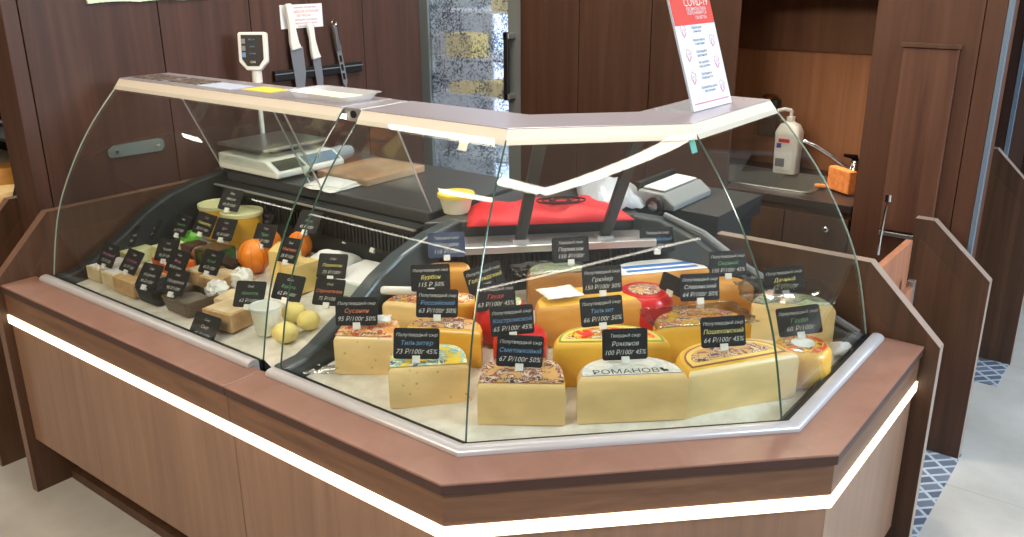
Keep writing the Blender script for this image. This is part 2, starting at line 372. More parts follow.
# corner rear: S = x+y = 3.42
def dg(s, tt, z): return ((s+tt)/2, (s-tt)/2, z)         # s = x+y, tt = x-y
T0, T1 = .20, 1.02
m_ = MB().prism([dg(3.475, T0-.06, .70), dg(3.475, T1+.06, .70), dg(3.53, T1+.06, .70), dg(3.53, T0-.06, .70)], (0, 0, .23)); m_.build('rear_lining', DGREY2, cc)
m_ = MB()
nsl = 44
for i in range(nsl):
    a = T0+(T1-T0)*i/nsl
    m_.prism([dg(3.462, a, .83), dg(3.462, a+.010, .83), dg(3.476, a+.010, .83), dg(3.476, a, .83)], (0, 0, .095))
m_.build('air_grille', BLACK, cc)
m_ = MB().prism([dg(3.40, T0-.02, .930), dg(3.40, T1+.02, .930), dg(3.56, T1+.04, .930), dg(3.56, T0-.04, .930)], (0, 0, .022)); m_.build('rear_ledge', ALU, cc, bevel=.003)
m_ = MB().prism([dg(3.585, .08, .90), dg(3.585, 1.02, .90), dg(4.15, .98, .90), dg(4.15, .57, .90)], (0, 0, .095)); tcn = thing('service_bench', (2.1, 1.5, 0), 'dark grey worktop bench behind the corner case carrying the red bag', 'worktop'); m_.build('service_worktop', MATS['graphite_worktop'], tcn, bevel=.004)
m_ = MB().prism([dg(3.62, .2, .0), dg(3.62, .98, .0), dg(4.05, .94, .0), dg(4.05, .55, .0)], (0, 0, .899)); m_.build('base_cabinet', DGREY2, tcn)
for tt, tb in ((.475, .515), (.832, .885)):
    a = Vector(dg(3.47, tt, .952)); b = Vector(dg(3.10, tb, 1.352)); ax = (b-a).normalized()
    sx = Vector((1, -1, 0)).normalized(); sy = ax.cross(sx).normalized()
    MB().obox((a+b)/2, sx*.016, sy*.010, (b-a)/2).build('support_post', mat('gunmetal_post', (58, 60, 62), .35, .5), cc, bevel=.002)
    f_ = MB().obox(a+Vector((0, 0, .004)), sx*.024, Vector((1, 1, 0)).normalized()*.02, (0, 0, .004)); f_.build('post_foot', ALU, cc)
# end cap of the left shelf
m_ = MB().box(1.565, 1.742, 1.70, 1.762, 1.335, 1.371); m_.build('shelf_end_cap', ALU, lc, bevel=.003)
MB().tube([(1.561, 1.73, 1.355), (1.567, 1.73, 1.355)], .010, 14).build('cap_screw', BLACK, lc)
# rear sliding panes of the left case
for y0, y1, dx in ((2.28, 2.84, 0), (1.80, 2.36, .02)):
    a0 = Vector((1.735+dx, y0, 1.35)); a1 = Vector((1.735+dx, y1, 1.35)); b0 = Vector((1.90+dx, y0, 1.002)); b1 = Vector((1.90+dx, y1, 1.002))
    g = MB().prism([a0, a1, b1, b0], (.005, 0, .001)).build('rear_sliding_pane', GLASS, lc)
    MB().tube([a0, b0], .003, 6).build('pane_edge', ALU, g); MB().tube([a1, b1], .003, 6).build('pane_edge', ALU, g)
# price holders under the glass
MB().obox((1.572, 1.362, 1.318), (.001, 0, .001), (0, .013, 0), (-.006, 0, -.014)).build('glass_clip', WHITEP, cc)
MB().obox((1.856, .905, 1.322), (.013, 0, 0), (0, .001, 0), (0, -.006, -.017)).build('glass_clip', mat('turquoise_clip', (110, 190, 180), .4), cc)

# ------------------------------------------------------------------ end panels (leaves)
def leaf_outline(u0, u1, zt=.962, zf=.765):                         # u grows inwards from the front edge
    return [(u0, 0), (u0, zf), (u0+.20, zt), (u1, zt), (u1, 0)]
def leaf(name, plane, c, th, u0, u1, sgn, label, group=None, zt=.962, zf=.765):
    # plane 'y': panel in plane y=c, u is x ; plane 'x': panel in plane x=c, u is y
    pts = leaf_outline(0, abs(u1-u0), zt, zf); s_ = 1 if u1 > u0 else -1
    def P(u, z, d): return (u0+s_*u, c+d, z) if plane == 'y' else (c+d, u0+s_*u, z)
    body = [P(u, z, 0) for u, z in pts]; vec = (0, th, 0) if plane == 'y' else (th, 0, 0)
    t = thing(name, P(abs(u1-u0)/2, 0, 0), label, 'counter end panel', group)
    MB().prism(body, vec).build('board', LEAFW, t)
    ins = .075
    inner = [(ins, .06), (ins, zf-.03), (.20+ins*.42, zt-ins), (abs(u1-u0)-.02, zt-ins), (abs(u1-u0)-.02, .06)]
    f = -.0015 if sgn < 0 else th
    MB().prism([P(u, z, f) for u, z in inner], (0, .0015, 0) if plane == 'y' else (.0015, 0, 0)).build('inset_panel', LEAFI, t)
    e = MB()
    for (ua, za), (ub, zb) in zip(pts[:-2], pts[1:-1]):
        nrm = Vector((-(zb-za), ub-ua)).normalized()*.0012
        q = [P(ua, za, 0), P(ub, zb, 0), P(ub+nrm.x, zb+nrm.y, 0), P(ua+nrm.x, za+nrm.y, 0)]
        e.prism(q, vec)
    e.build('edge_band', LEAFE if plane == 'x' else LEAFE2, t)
    return t
leaf('counter_end_panel', 'y', 2.918, .035, 1.074, 2.0, -1, 'sloping wooden end panel at the far left end of the lit counter')
leaf('counter_end_panel', 'x', 2.347, .035, .405, 1.05, -1, 'sloping wooden end panel closing the near right end of the corner counter')
leaf('counter_end_panel', 'y', 3.19, .035, 1.075, 2.0, -1, 'sloping wooden end panel of the neighbouring counter at the left picture edge')
leaf('counter_end_panel', 'x', 3.215, .040, .437, .70, -1, 'tall dark sloping end panel standing across the passage before the tall cabinet', zt=.872, zf=.69)
leaf('counter_end_panel', 'x', 4.22, .04, .435, 1.2, -1, 'farthest dark end panel, at the right picture edge beyond the tall cabinet')

# ------------------------------------------------------------------ tall cabinet on the right, with hanging board
t = thing('tall_cabinet', (3.55, .72, 0), 'tall dark wooden cabinet right of the sink alcove with a screwed-on board', 'cabinet')
MB().box(3.305, 3.90, .60, .94, 0, 2.6).build('body', WALNUT2, t)
MB().box(3.287, 3.304, .60, .937, .0, 2.6).build('door', WALNUT2, t, bevel=.001)
MB().box(3.287, 3.318, .536, .597, .0, 2.6).build('front_stile', WALNUT2, t, bevel=.001)
MB().box(3.287, 3.318, .5205, .5345, .0, 2.6).build('edge_trim', mat('pale_blue_edge_trim', (120, 138, 156), .35, .3), t)
MB().box(3.262, 3.286, .655, .83, .80, 1.445).build('hanging_board', wood('hanging_board_wood', (80, 50, 36), (100, 66, 50), (116, 80, 62)), t, bevel=.003)
MB().box(3.256, 3.286, .650, .838, 1.447, 1.462).build('board_cap', LEAFI, t, bevel=.002)
for z in (1.40, 1.377): MB().lathe((0, 0, 0), [(.005, 0), (.005, .003), (.002, .005)], 12).build('screw', CHROME, t).matrix_local = Matrix.Translation(Vector((3.262-3.55, .69-.72, z)))@Matrix.Rotation(R(-90), 4, 'Y')
MB().tube([(3.27, .812, .92), (3.262, .815, .84), (3.262, .818, .76), (3.27, .82, .70)], .006, 8).tube([(3.27, .812, .905), (3.27, .812, .93)], .014, 10).build('rod_latch', CHROME, t)
m_ = MB().box(3.268, 3.287, .62, .83, .776, .792); m_.build('hinge_bar', STEEL, t, bevel=.002)
# gate leaf behind the near end panel
t = thing('swing_gate', (2.75, .66, 0), 'low wooden swing gate folded behind the right end panel', 'gate')
MB().box(2.46, 2.95, .640, .662, .005, .868).build('gate_board', wood('gate_wood', (140, 92, 68), (160, 108, 82), (176, 124, 98)), t, bevel=.002)
MB().box(2.50, 2.86, .600, .618, .30, .742).build('gate_rail', MATS['gate_wood'], t, bevel=.002)
MB().box(2.86, 2.885, .598, .62, .62, .76).build('gate_bracket', STEEL, t, bevel=.002)

# neighbouring booth beyond the tall cabinet
t = thing('neighbour_cabinet', (4.5, .9, 0), 'very dark wooden cabinet of the next stall beyond the right passage', 'cabinet')
DW = wood('dark_stall_wood', (40, 26, 22), (54, 36, 30), (66, 46, 38))
MB().box(4.262, 4.9, .62, 1.9, .07, 2.6).build('body', DW, t)
MB().box(4.262, 4.285, .600, .616, .0, 2.6).build('edge_trim', MATS['pale_blue_edge_trim'], t)
MB().box(4.30, 4.9, .66, 1.9, .0, .069).build('plinth', BLACKM, t)
struct(MB().box(5.4, 5.45, -.2, 2.2, 0, 2.6).build('wall_right', DW))

# ------------------------------------------------------------------ fridge
t = thing('glass_door_fridge', (3.55, 2.8, 0), 'tall fridge with misted glass door glowing pale blue behind the counter', 'fridge')
BODY = mat('fridge_grey', (92, 96, 98), .4, .3)
m_ = MB().box(3.36, 3.9, 2.505, 2.53, 0, 2.2).box(3.36, 3.9, 3.12, 3.145, 0, 2.2).box(3.88, 3.9, 2.53, 3.12, 0, 2.2).box(3.36, 3.9, 2.53, 3.12, 2.17, 2.2).box(3.36, 3.9, 2.53, 3.12, 0, .1)
m_.build('body', BODY, t)
dr = MB().box(3.315, 3.358, 2.507, 2.585, .05, 2.18).box(3.315, 3.358, 3.085, 3.144, .05, 2.18).box(3.315, 3.358, 2.575, 3.075, .05, .15).box(3.315, 3.358, 2.575, 3.075, 2.1, 2.18)
door = dr.build('door', mat('silver_door_frame', (138, 144, 142), .35, .5), t, bevel=.003)
frost = bpy.data.materials.new('misted_glass'); frost.use_nodes = True; nt = frost.node_tree; b = nt.nodes['Principled BSDF']
vec = coords(nt, (1, 1, 1))
f1 = noise(nt, vec, 95, 3, .55, .4); f2 = noise(nt, vec, 7, 3)
ad = nt.nodes.new('ShaderNodeMath'); ad.operation = 'MULTIPLY_ADD'; nt.links.new(f2, ad.inputs[0]); ad.inputs[1].default_value = .55; nt.links.new(f1, ad.inputs[2])
nt.links.new(ramp(nt, ad.outputs[0], [(.72, (236, 243, 252)), (.83, (222, 233, 248)), (.865, (96, 108, 128))]), b.inputs['Base Color'])
b.inputs['Roughness'].default_value = .22; b.inputs['Transmission Weight'].default_value = .80; b.inputs['IOR'].default_value = 1.1
MB().box(3.328, 3.336, 2.585, 3.085, .15, 2.1).build('misted_pane', frost, door)
h_ = MB().box(3.262, 3.278, 2.545, 2.572, 1.12, 1.43); h_.build('handle', BLACK, door, bevel=.004)
for z in (1.125, 1.40): MB().box(3.262, 3.316, 2.540, 2.576, z, z+.025).build('handle_bracket', STEEL, door, bevel=.003)
for z in (.45, .78, 1.10, 1.274, 1.5, 1.85): MB().box(3.40, 3.86, 2.54, 3.11, z, z+.012).build('shelf', WHITEP, t)
MB().box(3.362, 3.372, 2.532, 2.545, .12, 2.15).build('lamp', emis('fridge_led', (215, 232, 255), 45), t)
MB().box(3.84, 3.87, 2.56, 3.09, .12, 2.15).build('glowing_back', emis('fridge_back_glow', (215, 230, 250), 2.4), t)  # back panel is no lamp; its emission imitates the cool inner light
yk = mat('yellow_carton', (236, 200, 70), .6)
for i, (y, z, ww, hh) in enumerate(((2.93, 1.287, .17, .115), (2.70, 1.113, .18, .07), (2.93, 1.113, .14, .05), (2.66, 1.513, .12, .10))):
    tag(MB().box(3.365, 3.50, y-ww/2, y+ww/2, z, z+hh).build('carton', yk, bevel=.006), ['yellow carton seen blurred through the misted fridge door beside its handle', 'wide low yellow carton low behind the misted fridge door', 'small yellow carton low behind the misted fridge door, at its left', 'yellow carton on the upper shelf behind the misted fridge door'][i], 'carton', 'yellow cartons in the fridge')
area('fridge_inner_light', (3.40, 2.82, 1.9), (3.6, 2.82, .9), .3, 2.5, (.8, .9, 1), .1)

# ------------------------------------------------------------------ sink cabinet, sink, tap
t = thing('sink_cabinet', (3.55, 1.2, 0), 'low wooden cabinet with a round chrome knob under the sink', 'cabinet')
MB().box(3.325, 3.37, .95, 1.462, 0, .825).build('body', LEAFI, t)
d1 = MB().box(3.307, 3.323, .952, 1.20, .1, .80).build('door', LEAFI, t, bevel=.002); d2 = MB().box(3.307, 3.323, 1.204, 1.46, .1, .80).build('door', LEAFI, t, bevel=.002)
MB().tube([(3.306, 1.03, .755), (3.290, 1.03, .755), (3.286, 1.03, .755)], [.008, .011, .006], 12).build('knob', CHROME, d1)
t = thing('sink_worktop', (3.55, 1.2, .826), 'dark worktop in the alcove with the steel sink let into it', 'worktop')
m_ = MB().box(3.30, 3.40, .945, 1.466, .826, .858).box(3.70, 3.848, .945, 1.745, .826, .858).box(3.40, 3.70, .945, 1.14, .826, .858).box(3.40, 3.70, 1.625, 1.745, .826, .858)
m_.build('slab', mat('dark_worktop', (58, 46, 42), .35), t, bevel=.002)
t = thing('steel_sink', (3.55, 1.27, .72), 'rounded stainless steel sink basin in the alcove worktop', 'sink')
def rrect(x0, x1, y0, y1, r, z, n=6):
    P = []
    for cx, cy, a0 in ((x1-r, y1-r, 0), (x0+r, y1-r, 90), (x0+r, y0+r, 180), (x1-r, y0+r, 270)):
        for k in range(n+1): a = R(a0+90*k/n); P.append((cx+r*math.cos(a), cy+r*math.sin(a), z))
    return P
rings = [rrect(3.385, 3.715, 1.13, 1.634, .05, .860), rrect(3.387, 3.713, 1.132, 1.632, .05, .864), rrect(3.40, 3.70, 1.145, 1.62, .045, .862), rrect(3.412, 3.688, 1.155, 1.61, .04, .74), rrect(3.45, 3.65, 1.19, 1.57, .03, .73)]
m_ = MB(); n = len(rings[0]); V = [v for g in rings for v in g]
m_.add(V, [(i*n+k, i*n+(k+1) % n, (i+1)*n+(k+1) % n, (i+1)*n+k) for i in range(len(rings)-1) for k in range(n)], 0, True); m_.add(rings[-1], [tuple(range(n))], 0)
m_.build('basin', STEEL, t)
MB().lathe((3.55, 1.27, .7305), [(.028, 0), (.028, .004), (.015, .004)], 18).build('drain', CHROME, t)
t = thing('sink_tap', (3.775, 1.09, .858), 'chrome mixer tap with arched spout right of the sink', 'tap')
MB().lathe((3.775, 1.09, .858), [(.027, 0), (.027, .01), (.02, .02), (.02, .065), (.016, .075)], 18).build('body', CHROME, t)
MB().tube([(3.765, 1.10, .885), (3.755, 1.13, .910), (3.745, 1.18, .945), (3.73, 1.25, .985), (3.72, 1.29, 1.000), (3.715, 1.315, .996)], .010, 10).build('spout', CHROME, t)
MB().tube([(3.7155, 1.305, 1.008), (3.712, 1.325, .972)], .014, 12).build('spout_head', BLACK, t)
MB().tube([(3.775, 1.09, .935), (3.765, 1.085, .948), (3.74, 1.13, .956)], [.016, .012, .006], 10).build('lever', mat('dark_chrome', (60, 58, 58), .2, .9), t)
m_ = MB().prism([(3.50, 1.112, .8645), (3.43, 1.005, .8645), (3.462, .985, .8645), (3.532, 1.092, .8645)], (0, 0, .092))
m_.prism([(3.475, 1.15, .8645), (3.49, 1.10, .8645), (3.52, 1.11, .8645), (3.50, 1.16, .8645)], (0, 0, .014))
tag(m_.build('sponge_cloth', speckle('orange_sponge', (222, 128, 62), (236, 150, 84), 60, .9, bump=.3), bevel=.006), 'orange sponge cloth standing on the worktop at the tap', 'cloth')
# sanitizer bottle
t = thing('soap_bottle', (3.69, 1.345, .864), 'white square pump bottle with red and blue label behind the sink', 'bottle')
m_ = MB(); P0 = rrect(3.645, 3.725, 1.30, 1.40, .02, .8645); rgs = [P0, rrect(3.643, 3.727, 1.297, 1.403, .02, 1.04), rrect(3.655, 3.715, 1.31, 1.39, .02, 1.07), rrect(3.67, 3.70, 1.335, 1.365, .012, 1.085)]
n = len(P0); m_.add([v for g in rgs for v in g], [(i*n+k, i*n+(k+1) % n, (i+1)*n+(k+1) % n, (i+1)*n+k) for i in range(3) for k in range(n)], 0, True); m_.add(rgs[-1], [tuple(range(n))]); m_.add(P0, [tuple(range(n))])
m_.build('body', WHITEP, t)
MB().lathe((3.685, 1.35, 1.084), [(.018, 0), (.018, .02), (.008, .022), (.008, .045)], 14).tube([(3.685, 1.35, 1.13), (3.67, 1.375, 1.135), (3.655, 1.40, 1.128)], .008, 8).build('pump', WHITEP, t)
lb = MB().box(3.6400, 3.6425, 1.312, 1.388, .885, 1.035).build('label', PAPER, t)
MB().box(3.638, 3.640, 1.33, 1.378, 1.0, 1.015).build('label_band', REDINK, lb); MB().box(3.638, 3.640, 1.365, 1.385, .975, .995).build('label_patch', mat('blue_ink', (60, 70, 150), .7), lb)
MB().box(3.638, 3.640, 1.345, 1.385, .895, .93).build('label_code', mat('grey_ink', (120, 120, 130), .8), lb)
# soap dispenser on the alcove back
t = thing('wall_dispenser', (3.82, 1.53, 1.0), 'dark olive rounded dispenser on the alcove wall behind the bottle', 'dispenser')
m_ = MB().box(3.79, 3.848, 1.455, 1.545, .985, 1.155); m_.build('body', mat('olive_plastic', (56, 58, 46), .4), t, bevel=.014)
MB().lathe((3.812, 1.50, 1.155), [(.035, 0), (.035, .012), (.02, .018)], 18, sy=.9).build('cap', mat('bronze_cap', (150, 110, 70), .3, .8), t)
MB().tube([(3.789, 1.50, 1.06), (3.783, 1.50, 1.06)], .016, 14).build('button', CHROME, t)

# ------------------------------------------------------------------ price cards
CARDW, CARDH = .106, .072
board_me = None
def make_card(p, yaw, lean, roll, lines, label, w=CARDW, h=CARDH, m_board=None, group='black chalk price cards', colr=(225, 225, 220), size=1.0):
    """p = bottom centre, yaw = direction the face looks (degrees in plan)"""
    global board_me
    t = thing('price_card', p, label, 'price card', group)
    n = Vector((math.cos(R(yaw)), math.sin(R(yaw)), 0)); side = Vector((0, 0, 1)).cross(n)
    # local axes: x = side, y = facing normal, z = up
    Mx = Matrix((side, -n, Vector((0, 0, 1)))).transposed().to_4x4()
    Mx = Mx@Matrix.Rotation(R(roll), 4, 'Y')@Matrix.Rotation(R(-lean), 4, 'X')
    t.matrix_world = Matrix.Translation(Vector(p))@Mx
    def local(mb, name, m__, bevel=0):
        me = bpy.data.meshes.new(name); me.from_pydata([tuple(v) for v in mb.v], [], mb.f); me.materials.append(m__)
        bm = bmesh.new(); bm.from_mesh(me); bmesh.ops.remove_doubles(bm, verts=bm.verts, dist=1e-7); bmesh.ops.recalc_face_normals(bm, faces=bm.faces); bm.to_mesh(me); bm.free()
        o = bpy.data.objects.new(name, me); col.objects.link(o); o.parent = t
        return o
    r = .006; P = []
    for cx, cz, a0 in ((w/2-r, h+.006-r, 0), (-w/2+r, h+.006-r, 90), (-w/2+r, .006+r, 180), (w/2-r, .006+r, 270)):
        for k in range(4): a = R(a0+30*k); P.append((cx+r*math.cos(a), -.001, cz+r*math.sin(a)))
    local(MB().prism(P, (0, .002, 0)), 'board', m_board or CHALK)
    local(MB().box(-.009, .009, -.006, .004, -.002, .014), 'clip', WHITEP)
    if lines:
        zt = h+.006-.012; k = w/.106*size
        sizes = [.0110, .0150, .0165]
        for i, (s_, cname) in enumerate(lines):
            F = Matrix(((1, 0, 0, 0), (0, 0, -1, -.0014), (0, 1, 0, zt-[.004, .023, .043][i]*h/.072), (0, 0, 0, 1)))
            text('lettering', s_, sizes[i]*k, INKS[cname], t, F, shear=.25, fit=w*.90)
    return t
CHALK = speckle('chalkboard', (15, 15, 17), (21, 21, 25), 30, .7)
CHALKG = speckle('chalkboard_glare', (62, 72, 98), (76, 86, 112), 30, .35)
INKS = {k: mat('chalk_'+k, c, .9) for k, c in dict(w=(196, 196, 192), y=(226, 214, 130), o=(214, 130, 100), b=(110, 150, 190), g=(110, 160, 120), p=(190, 120, 160), r=(200, 90, 80)).items()}
PT = 'Полутвердый сыр'; TV = 'Твердый сыр'
D225 = 225
CC = [  # bottom centre, yaw, lean, roll, (name, colour), (price), label
 ((1.381, 1.567, .856), 218, 16, 0, PT, 'Сусанин', 'o', '95 Р/100г 50%', 'price card reading Сусанин, on the holed block at the left glass corner'),
 ((1.332, 1.315, .852), 222, 16, 3, PT, 'Тильзитер', 'b', '73 Р/100г 45%', 'price card at 73 on the front left yellow cheese block'),
 ((1.626, 1.537, .883), 228, 14, 1, PT, 'Бурбон', 'y', '115 Р 50%', 'price card reading Бурбон with yellow name, beside the rolled white paper'),
 ((1.513, 1.414, .872), 228, 16, 5, PT, 'Российский', 'b', '63 Р/100г 50%', 'price card at 63 on the yellow cheese behind the front left block'),
 ((1.772, 1.608, .925), 225, 12, 0, TV, 'Маасдам', 'w', '110 Р/100г', 'pale glaring price card on the rearmost left notched cheese'),
 ((1.749, 1.435, .870), 230, 12, -14, PT, 'Голландский', 'y', '40%', 'tilted price card just left of the rear air grille, above the small yellow wheel'),
 ((1.655, 1.335, .865), 226, 12, -2, PT, 'Гауда', 'r', '63 Р/100г 45%', 'price card at 63 on the rear red wheel left of centre'),
 ((1.549, 1.198, .868), 226, 12, -2, PT, 'Костромской', 'b', '65 Р/100г 45%', 'price card at 65 on the front red wheel'),
 ((1.436, 1.095, .855), 224, 16, 6, PT, 'Сметанковый', 'b', '67 Р/100г 50%', 'price card at 67 on the front cheese block nearest the glass corner edge'),
 ((1.974, 1.317, .915), 225, 12, -1, TV, 'Пармезан', 'w', '150 Р/100г', 'price card on the film-wrapped brown cheese before the rear ledge'),
 ((1.868, 1.144, .892), 225, 12, -2, PT, 'Грюйер', 'w', '150 Р/100г 50%', 'price card beside the white paper on the large brown-yellow half wheel'),
 ((1.71, 1.044, .877), 225, 14, -3, PT, 'Тильзит', 'b', '66 Р/100г 50%', 'price card at 66 on the labelled half wheel behind the white-topped one'),
 ((1.608, .92, .858), 225, 14, 1, TV, 'Романов', 'w', '100 Р/100г 45%', 'price card reading Романов, on the white-topped half wheel in front'),
 ((1.795, .764, .865), 222, 16, -2, PT, 'Пошехонский', 'y', '64 Р/100г 45%', 'price card reading Пошехонский, on the large front right half wheel'),
 ((2.004, .929, .878), 225, 14, 0, PT, 'Славянский', 'w', '64 Р/100г 50%', 'price card on the film-covered yellow half wheel behind the front right one'),
 ((2.234, 1.184, .905), 225, 10, 0, TV, 'Российский', 'b', '130 Р/100г 45%', 'price card on the brown cheese with blue stripes at the rear'),
 ((2.217, .948, .882), 222, 12, -2, PT, 'Сырный', 'g', '150 Р/100г 45%', 'price card on the tan bread-like cheese right of the blue striped one'),
 ((2.227, .782, .865), 214, 18, -8, PT, 'Дачный', 'y', '62 Р/100г', 'tilted price card on the film-wrapped cheese at the far right'),
 ((2.035, .665, .838), 212, 22, -10, PT, 'Гауда', 'g', '60 Р/100г', 'tilted price card on the small red-topped yellow wheel at the right glass'),
]
for c in CC:
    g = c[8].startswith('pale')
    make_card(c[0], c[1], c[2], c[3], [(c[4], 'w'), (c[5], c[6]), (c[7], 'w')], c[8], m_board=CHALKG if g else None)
make_card((2.005, 1.02, .880), 180, 5, 12, None, 'small price card seen almost edge-on beside the red wheel', w=.07, h=.05)

# ------------------------------------------------------------------ cheeses
def cheese_mat(name, c, c2=None, rough=.42, sc_=8, holes=False):
    M = mat(name, c, rough); nt = M.node_tree; b = nt.nodes['Principled BSDF']
    c2 = c2 or tuple(int(v*.93) for v in c)
    f = noise(nt, coords(nt, (1, 1, 2.2)), sc_, 5)
    colo = ramp(nt, f, [(.35, c2), (.65, c)])
    if holes:
        vo = nt.nodes.new('ShaderNodeTexVoronoi'); vo.inputs['Scale'].default_value = 38; nt.links.new(coords(nt, (1, 1, 1)), vo.inputs['Vector'])
        r = nt.nodes.new('ShaderNodeMapRange'); r.inputs[1].default_value = .10; r.inputs[2].default_value = .16; nt.links.new(vo.outputs['Distance'], r.inputs[0])
        mx = nt.nodes.new('ShaderNodeMix'); mx.data_type = 'RGBA'; nt.links.new(r.outputs[0], mx.inputs[0]); mx.inputs[6].default_value = lin(tuple(int(v*.78) for v in c)); nt.links.new(colo, mx.inputs[7]); colo = mx.outputs[2]
    nt.links.new(colo, b.inputs['Base Color'])
    b.inputs['Subsurface Weight'].default_value = .0
    b.inputs['Coat Weight'].default_value = .35; b.inputs['Coat Roughness'].default_value = .18
    return M
PASTE = cheese_mat('cheese_paste', (244, 210, 146))
PASTEH = cheese_mat('cheese_paste_holed', (246, 212, 150), holes=True)
RIND = cheese_mat('yellow_rind', (234, 188, 74), (224, 172, 62))
RINDO = cheese_mat('orange_rind', (214, 158, 76), (198, 138, 60))
RINDB = cheese_mat('brown_rind', (190, 136, 66), (160, 108, 50))
REDW = mat('red_wax', (200, 22, 34), .3, coat=.4)
def label_mat(name, base, cols, ring=None, sc_=34):
    M = mat(name, base, .35, coat=.3); nt = M.node_tree; b = nt.nodes['Principled BSDF']
    f = noise(nt, coords(nt, (1, 1, 1)), sc_, 3, .6, .8)
    st = [(.0, base), (.44, base)]
    for i, c in enumerate(cols): st.append((.48+i*.06, c))
    st.append((.70+.0, base))
    nt.links.new(ramp(nt, f, st, 'CONSTANT'), b.inputs['Base Color']); return M
LABS = dict(
 yellow=label_mat('label_yellow_print', (240, 196, 60), [(206, 60, 50), (244, 236, 200), (90, 60, 50)]),
 blue=label_mat('label_blue_print', (238, 206, 70), [(120, 190, 200), (250, 240, 190), (60, 110, 170)]),
 brown=label_mat('label_brown_print', (214, 170, 110), [(120, 60, 60), (230, 210, 190), (70, 50, 60)]),
 white=label_mat('label_white_print', (236, 234, 224), [(226, 224, 214), (210, 212, 214)]),
 red=label_mat('label_red_print', (226, 60, 50), [(240, 200, 60), (120, 50, 40), (230, 220, 200)]),
 green=label_mat('label_green_print', (220, 226, 190), [(150, 180, 80), (240, 240, 236), (150, 120, 140)]),
 orange=label_mat('label_orange_print', (232, 160, 90), [(244, 220, 180), (206, 90, 50)]),
 plain=mat('label_plain_yellow', (240, 208, 110), .35, coat=.3), darkred=mat('label_dark_red', (150, 84, 70), .35, coat=.3), greenp=mat('label_green', (120, 160, 80), .35, coat=.3), grey=mat('label_grey_line', (120, 124, 136), .5),
 stripe=mat('blue_stripe', (70, 120, 200), .4, coat=.3), wh=mat('label_white', (238, 238, 236), .4))
def outline(L, R_, depth, h_=0, nexp=2.2, n=26, inset=0, wsc=1):
    L = Vector(L); Q = Vector(R_); mid = (L+Q)/2; hw = (Q-L).length/2*wsc-inset; u = (Q-L).normalized(); v = Vector((-u.y, u.x))
    if v.dot(Vector((1, 1))) < 0: v = -v
    pts = []
    for k in range(n+1):
        a = math.pi*k/n; ca, sa = math.cos(a), math.sin(a)
        pts.append(mid+u*hw*math.copysign(abs(ca)**(2/nexp), ca)+v*(inset+(depth-2*inset)*abs(sa)**(2/nexp)))
    return pts, mid, u, v
def half_cheese(name, L, R_, depth, h, side, top, cut, lab, label, nexp=2.2, lab_in=.012, group='large cut cheeses in the corner case', z=None, letters=None, ring=None):
    mid0 = (Vector(L)+Vector(R_))/2
    zb = (min(deck(*L), deck(*R_), deck(*mid0)) if z is None else z)
    zb = max(zb, 0)+.0005
    t = None
    rings = [(0.004, 0), (0, .006), (0, h-.014), (.003, h-.006), (.010, h)]
    m_ = MB(); V = []
    for ins, zz in rings:
        pts, mid, u, v = outline(L, R_, depth, nexp=nexp, inset=ins)
        V.append([(p.x, p.y, zb+zz) for p in pts])
    n = len(V[0]); flat = [v_ for g in V for v_ in g]
    m_.add(flat, [(i*n+k, i*n+k+1, (i+1)*n+k+1, (i+1)*n+k) for i in range(len(V)-1) for k in range(n-1)], 0, True)
    m_.add(flat, [(i*n+n-1, i*n, (i+1)*n, (i+1)*n+n-1) for i in range(len(V)-1)], 1)
    m_.add(V[-1], [tuple(range(n))], 2); m_.add(V[0], [tuple(range(n))[::-1]], 0)
    o = m_.build(name, [side, cut, top]); tag(o, label, 'cheese', group)
    if lab:
        pts, mid, u, v = outline(L, R_, depth, nexp=nexp, inset=lab_in)
        lo = MB().prism([(p.x, p.y, zb+h+.0004) for p in pts], (0, 0, .0008)).build('label', LABS[lab], o)
        for q, (ri, rk) in enumerate(ring or ()):
            pts2, *_ = outline(L, R_, depth, nexp=nexp, inset=ri)
            MB().prism([(p.x, p.y, zb+h+.0013+.0004*q) for p in pts2], (0, 0, .0003)).build('label_ring', LABS[rk], lo)
        if letters:
            F = frame((mid.x+v.x*(lab_in+.014), mid.y+v.y*(lab_in+.014), zb+h+.0024), (u if u.dot(Vector((1, -1))) > 0 else -u).to_3d(), v.to_3d())
            F.translation -= world_loc(o)
            tt = text('lettering', letters[0], letters[1], mat('cheese_ink', (60, 64, 70), .8), o, F)
    return o
def ext(L, R_, k): return L, R_
half_cheese('cheese_block', (1.326, 1.595), (1.408, 1.467), .125, .107, PASTE, RINDO, PASTEH, 'orange', 'pale holed cheese block with orange top, left end of the corner case', 6, letters=('СУСАНИН', .022), lab_in=.004)
half_cheese('cheese_block', (1.282, 1.358), (1.414, 1.224), .125, .107, RIND, RIND, PASTEH, 'blue', 'cheese block with turquoise and yellow printed top at the front left glass', 3.4, letters=('ТИЛЬЗИТЕР', .015), lab_in=.004)
half_cheese('cheese_block', (1.343, 1.141), (1.457, .981), .145, .106, RIND, RIND, PASTE, 'brown', 'cheese block with brown printed yellow top nearest the front glass corner', 3.2, letters=('СМЕТАНКОВЫЙ', .015), lab_in=.004)
half_cheese('half_cheese_round', (1.48, .964), (1.649, .779), .118, .115, PASTE, LABS['white'], PASTE, 'grey', 'half cheese wheel with white top lettered in dark, front centre', 2.2, ring=[(.0125, 'white')], letters=('РОМАНОВЪ', .030), lab_in=.011)
half_cheese('half_cheese_round', (1.658, .784), (1.913, .625), .150, .116, RIND, RIND, PASTE, 'darkred', 'biggest half wheel with round picture label, front right', 2.4, ring=[(.028, 'plain'), (.042, 'brown')], lab_in=.022)
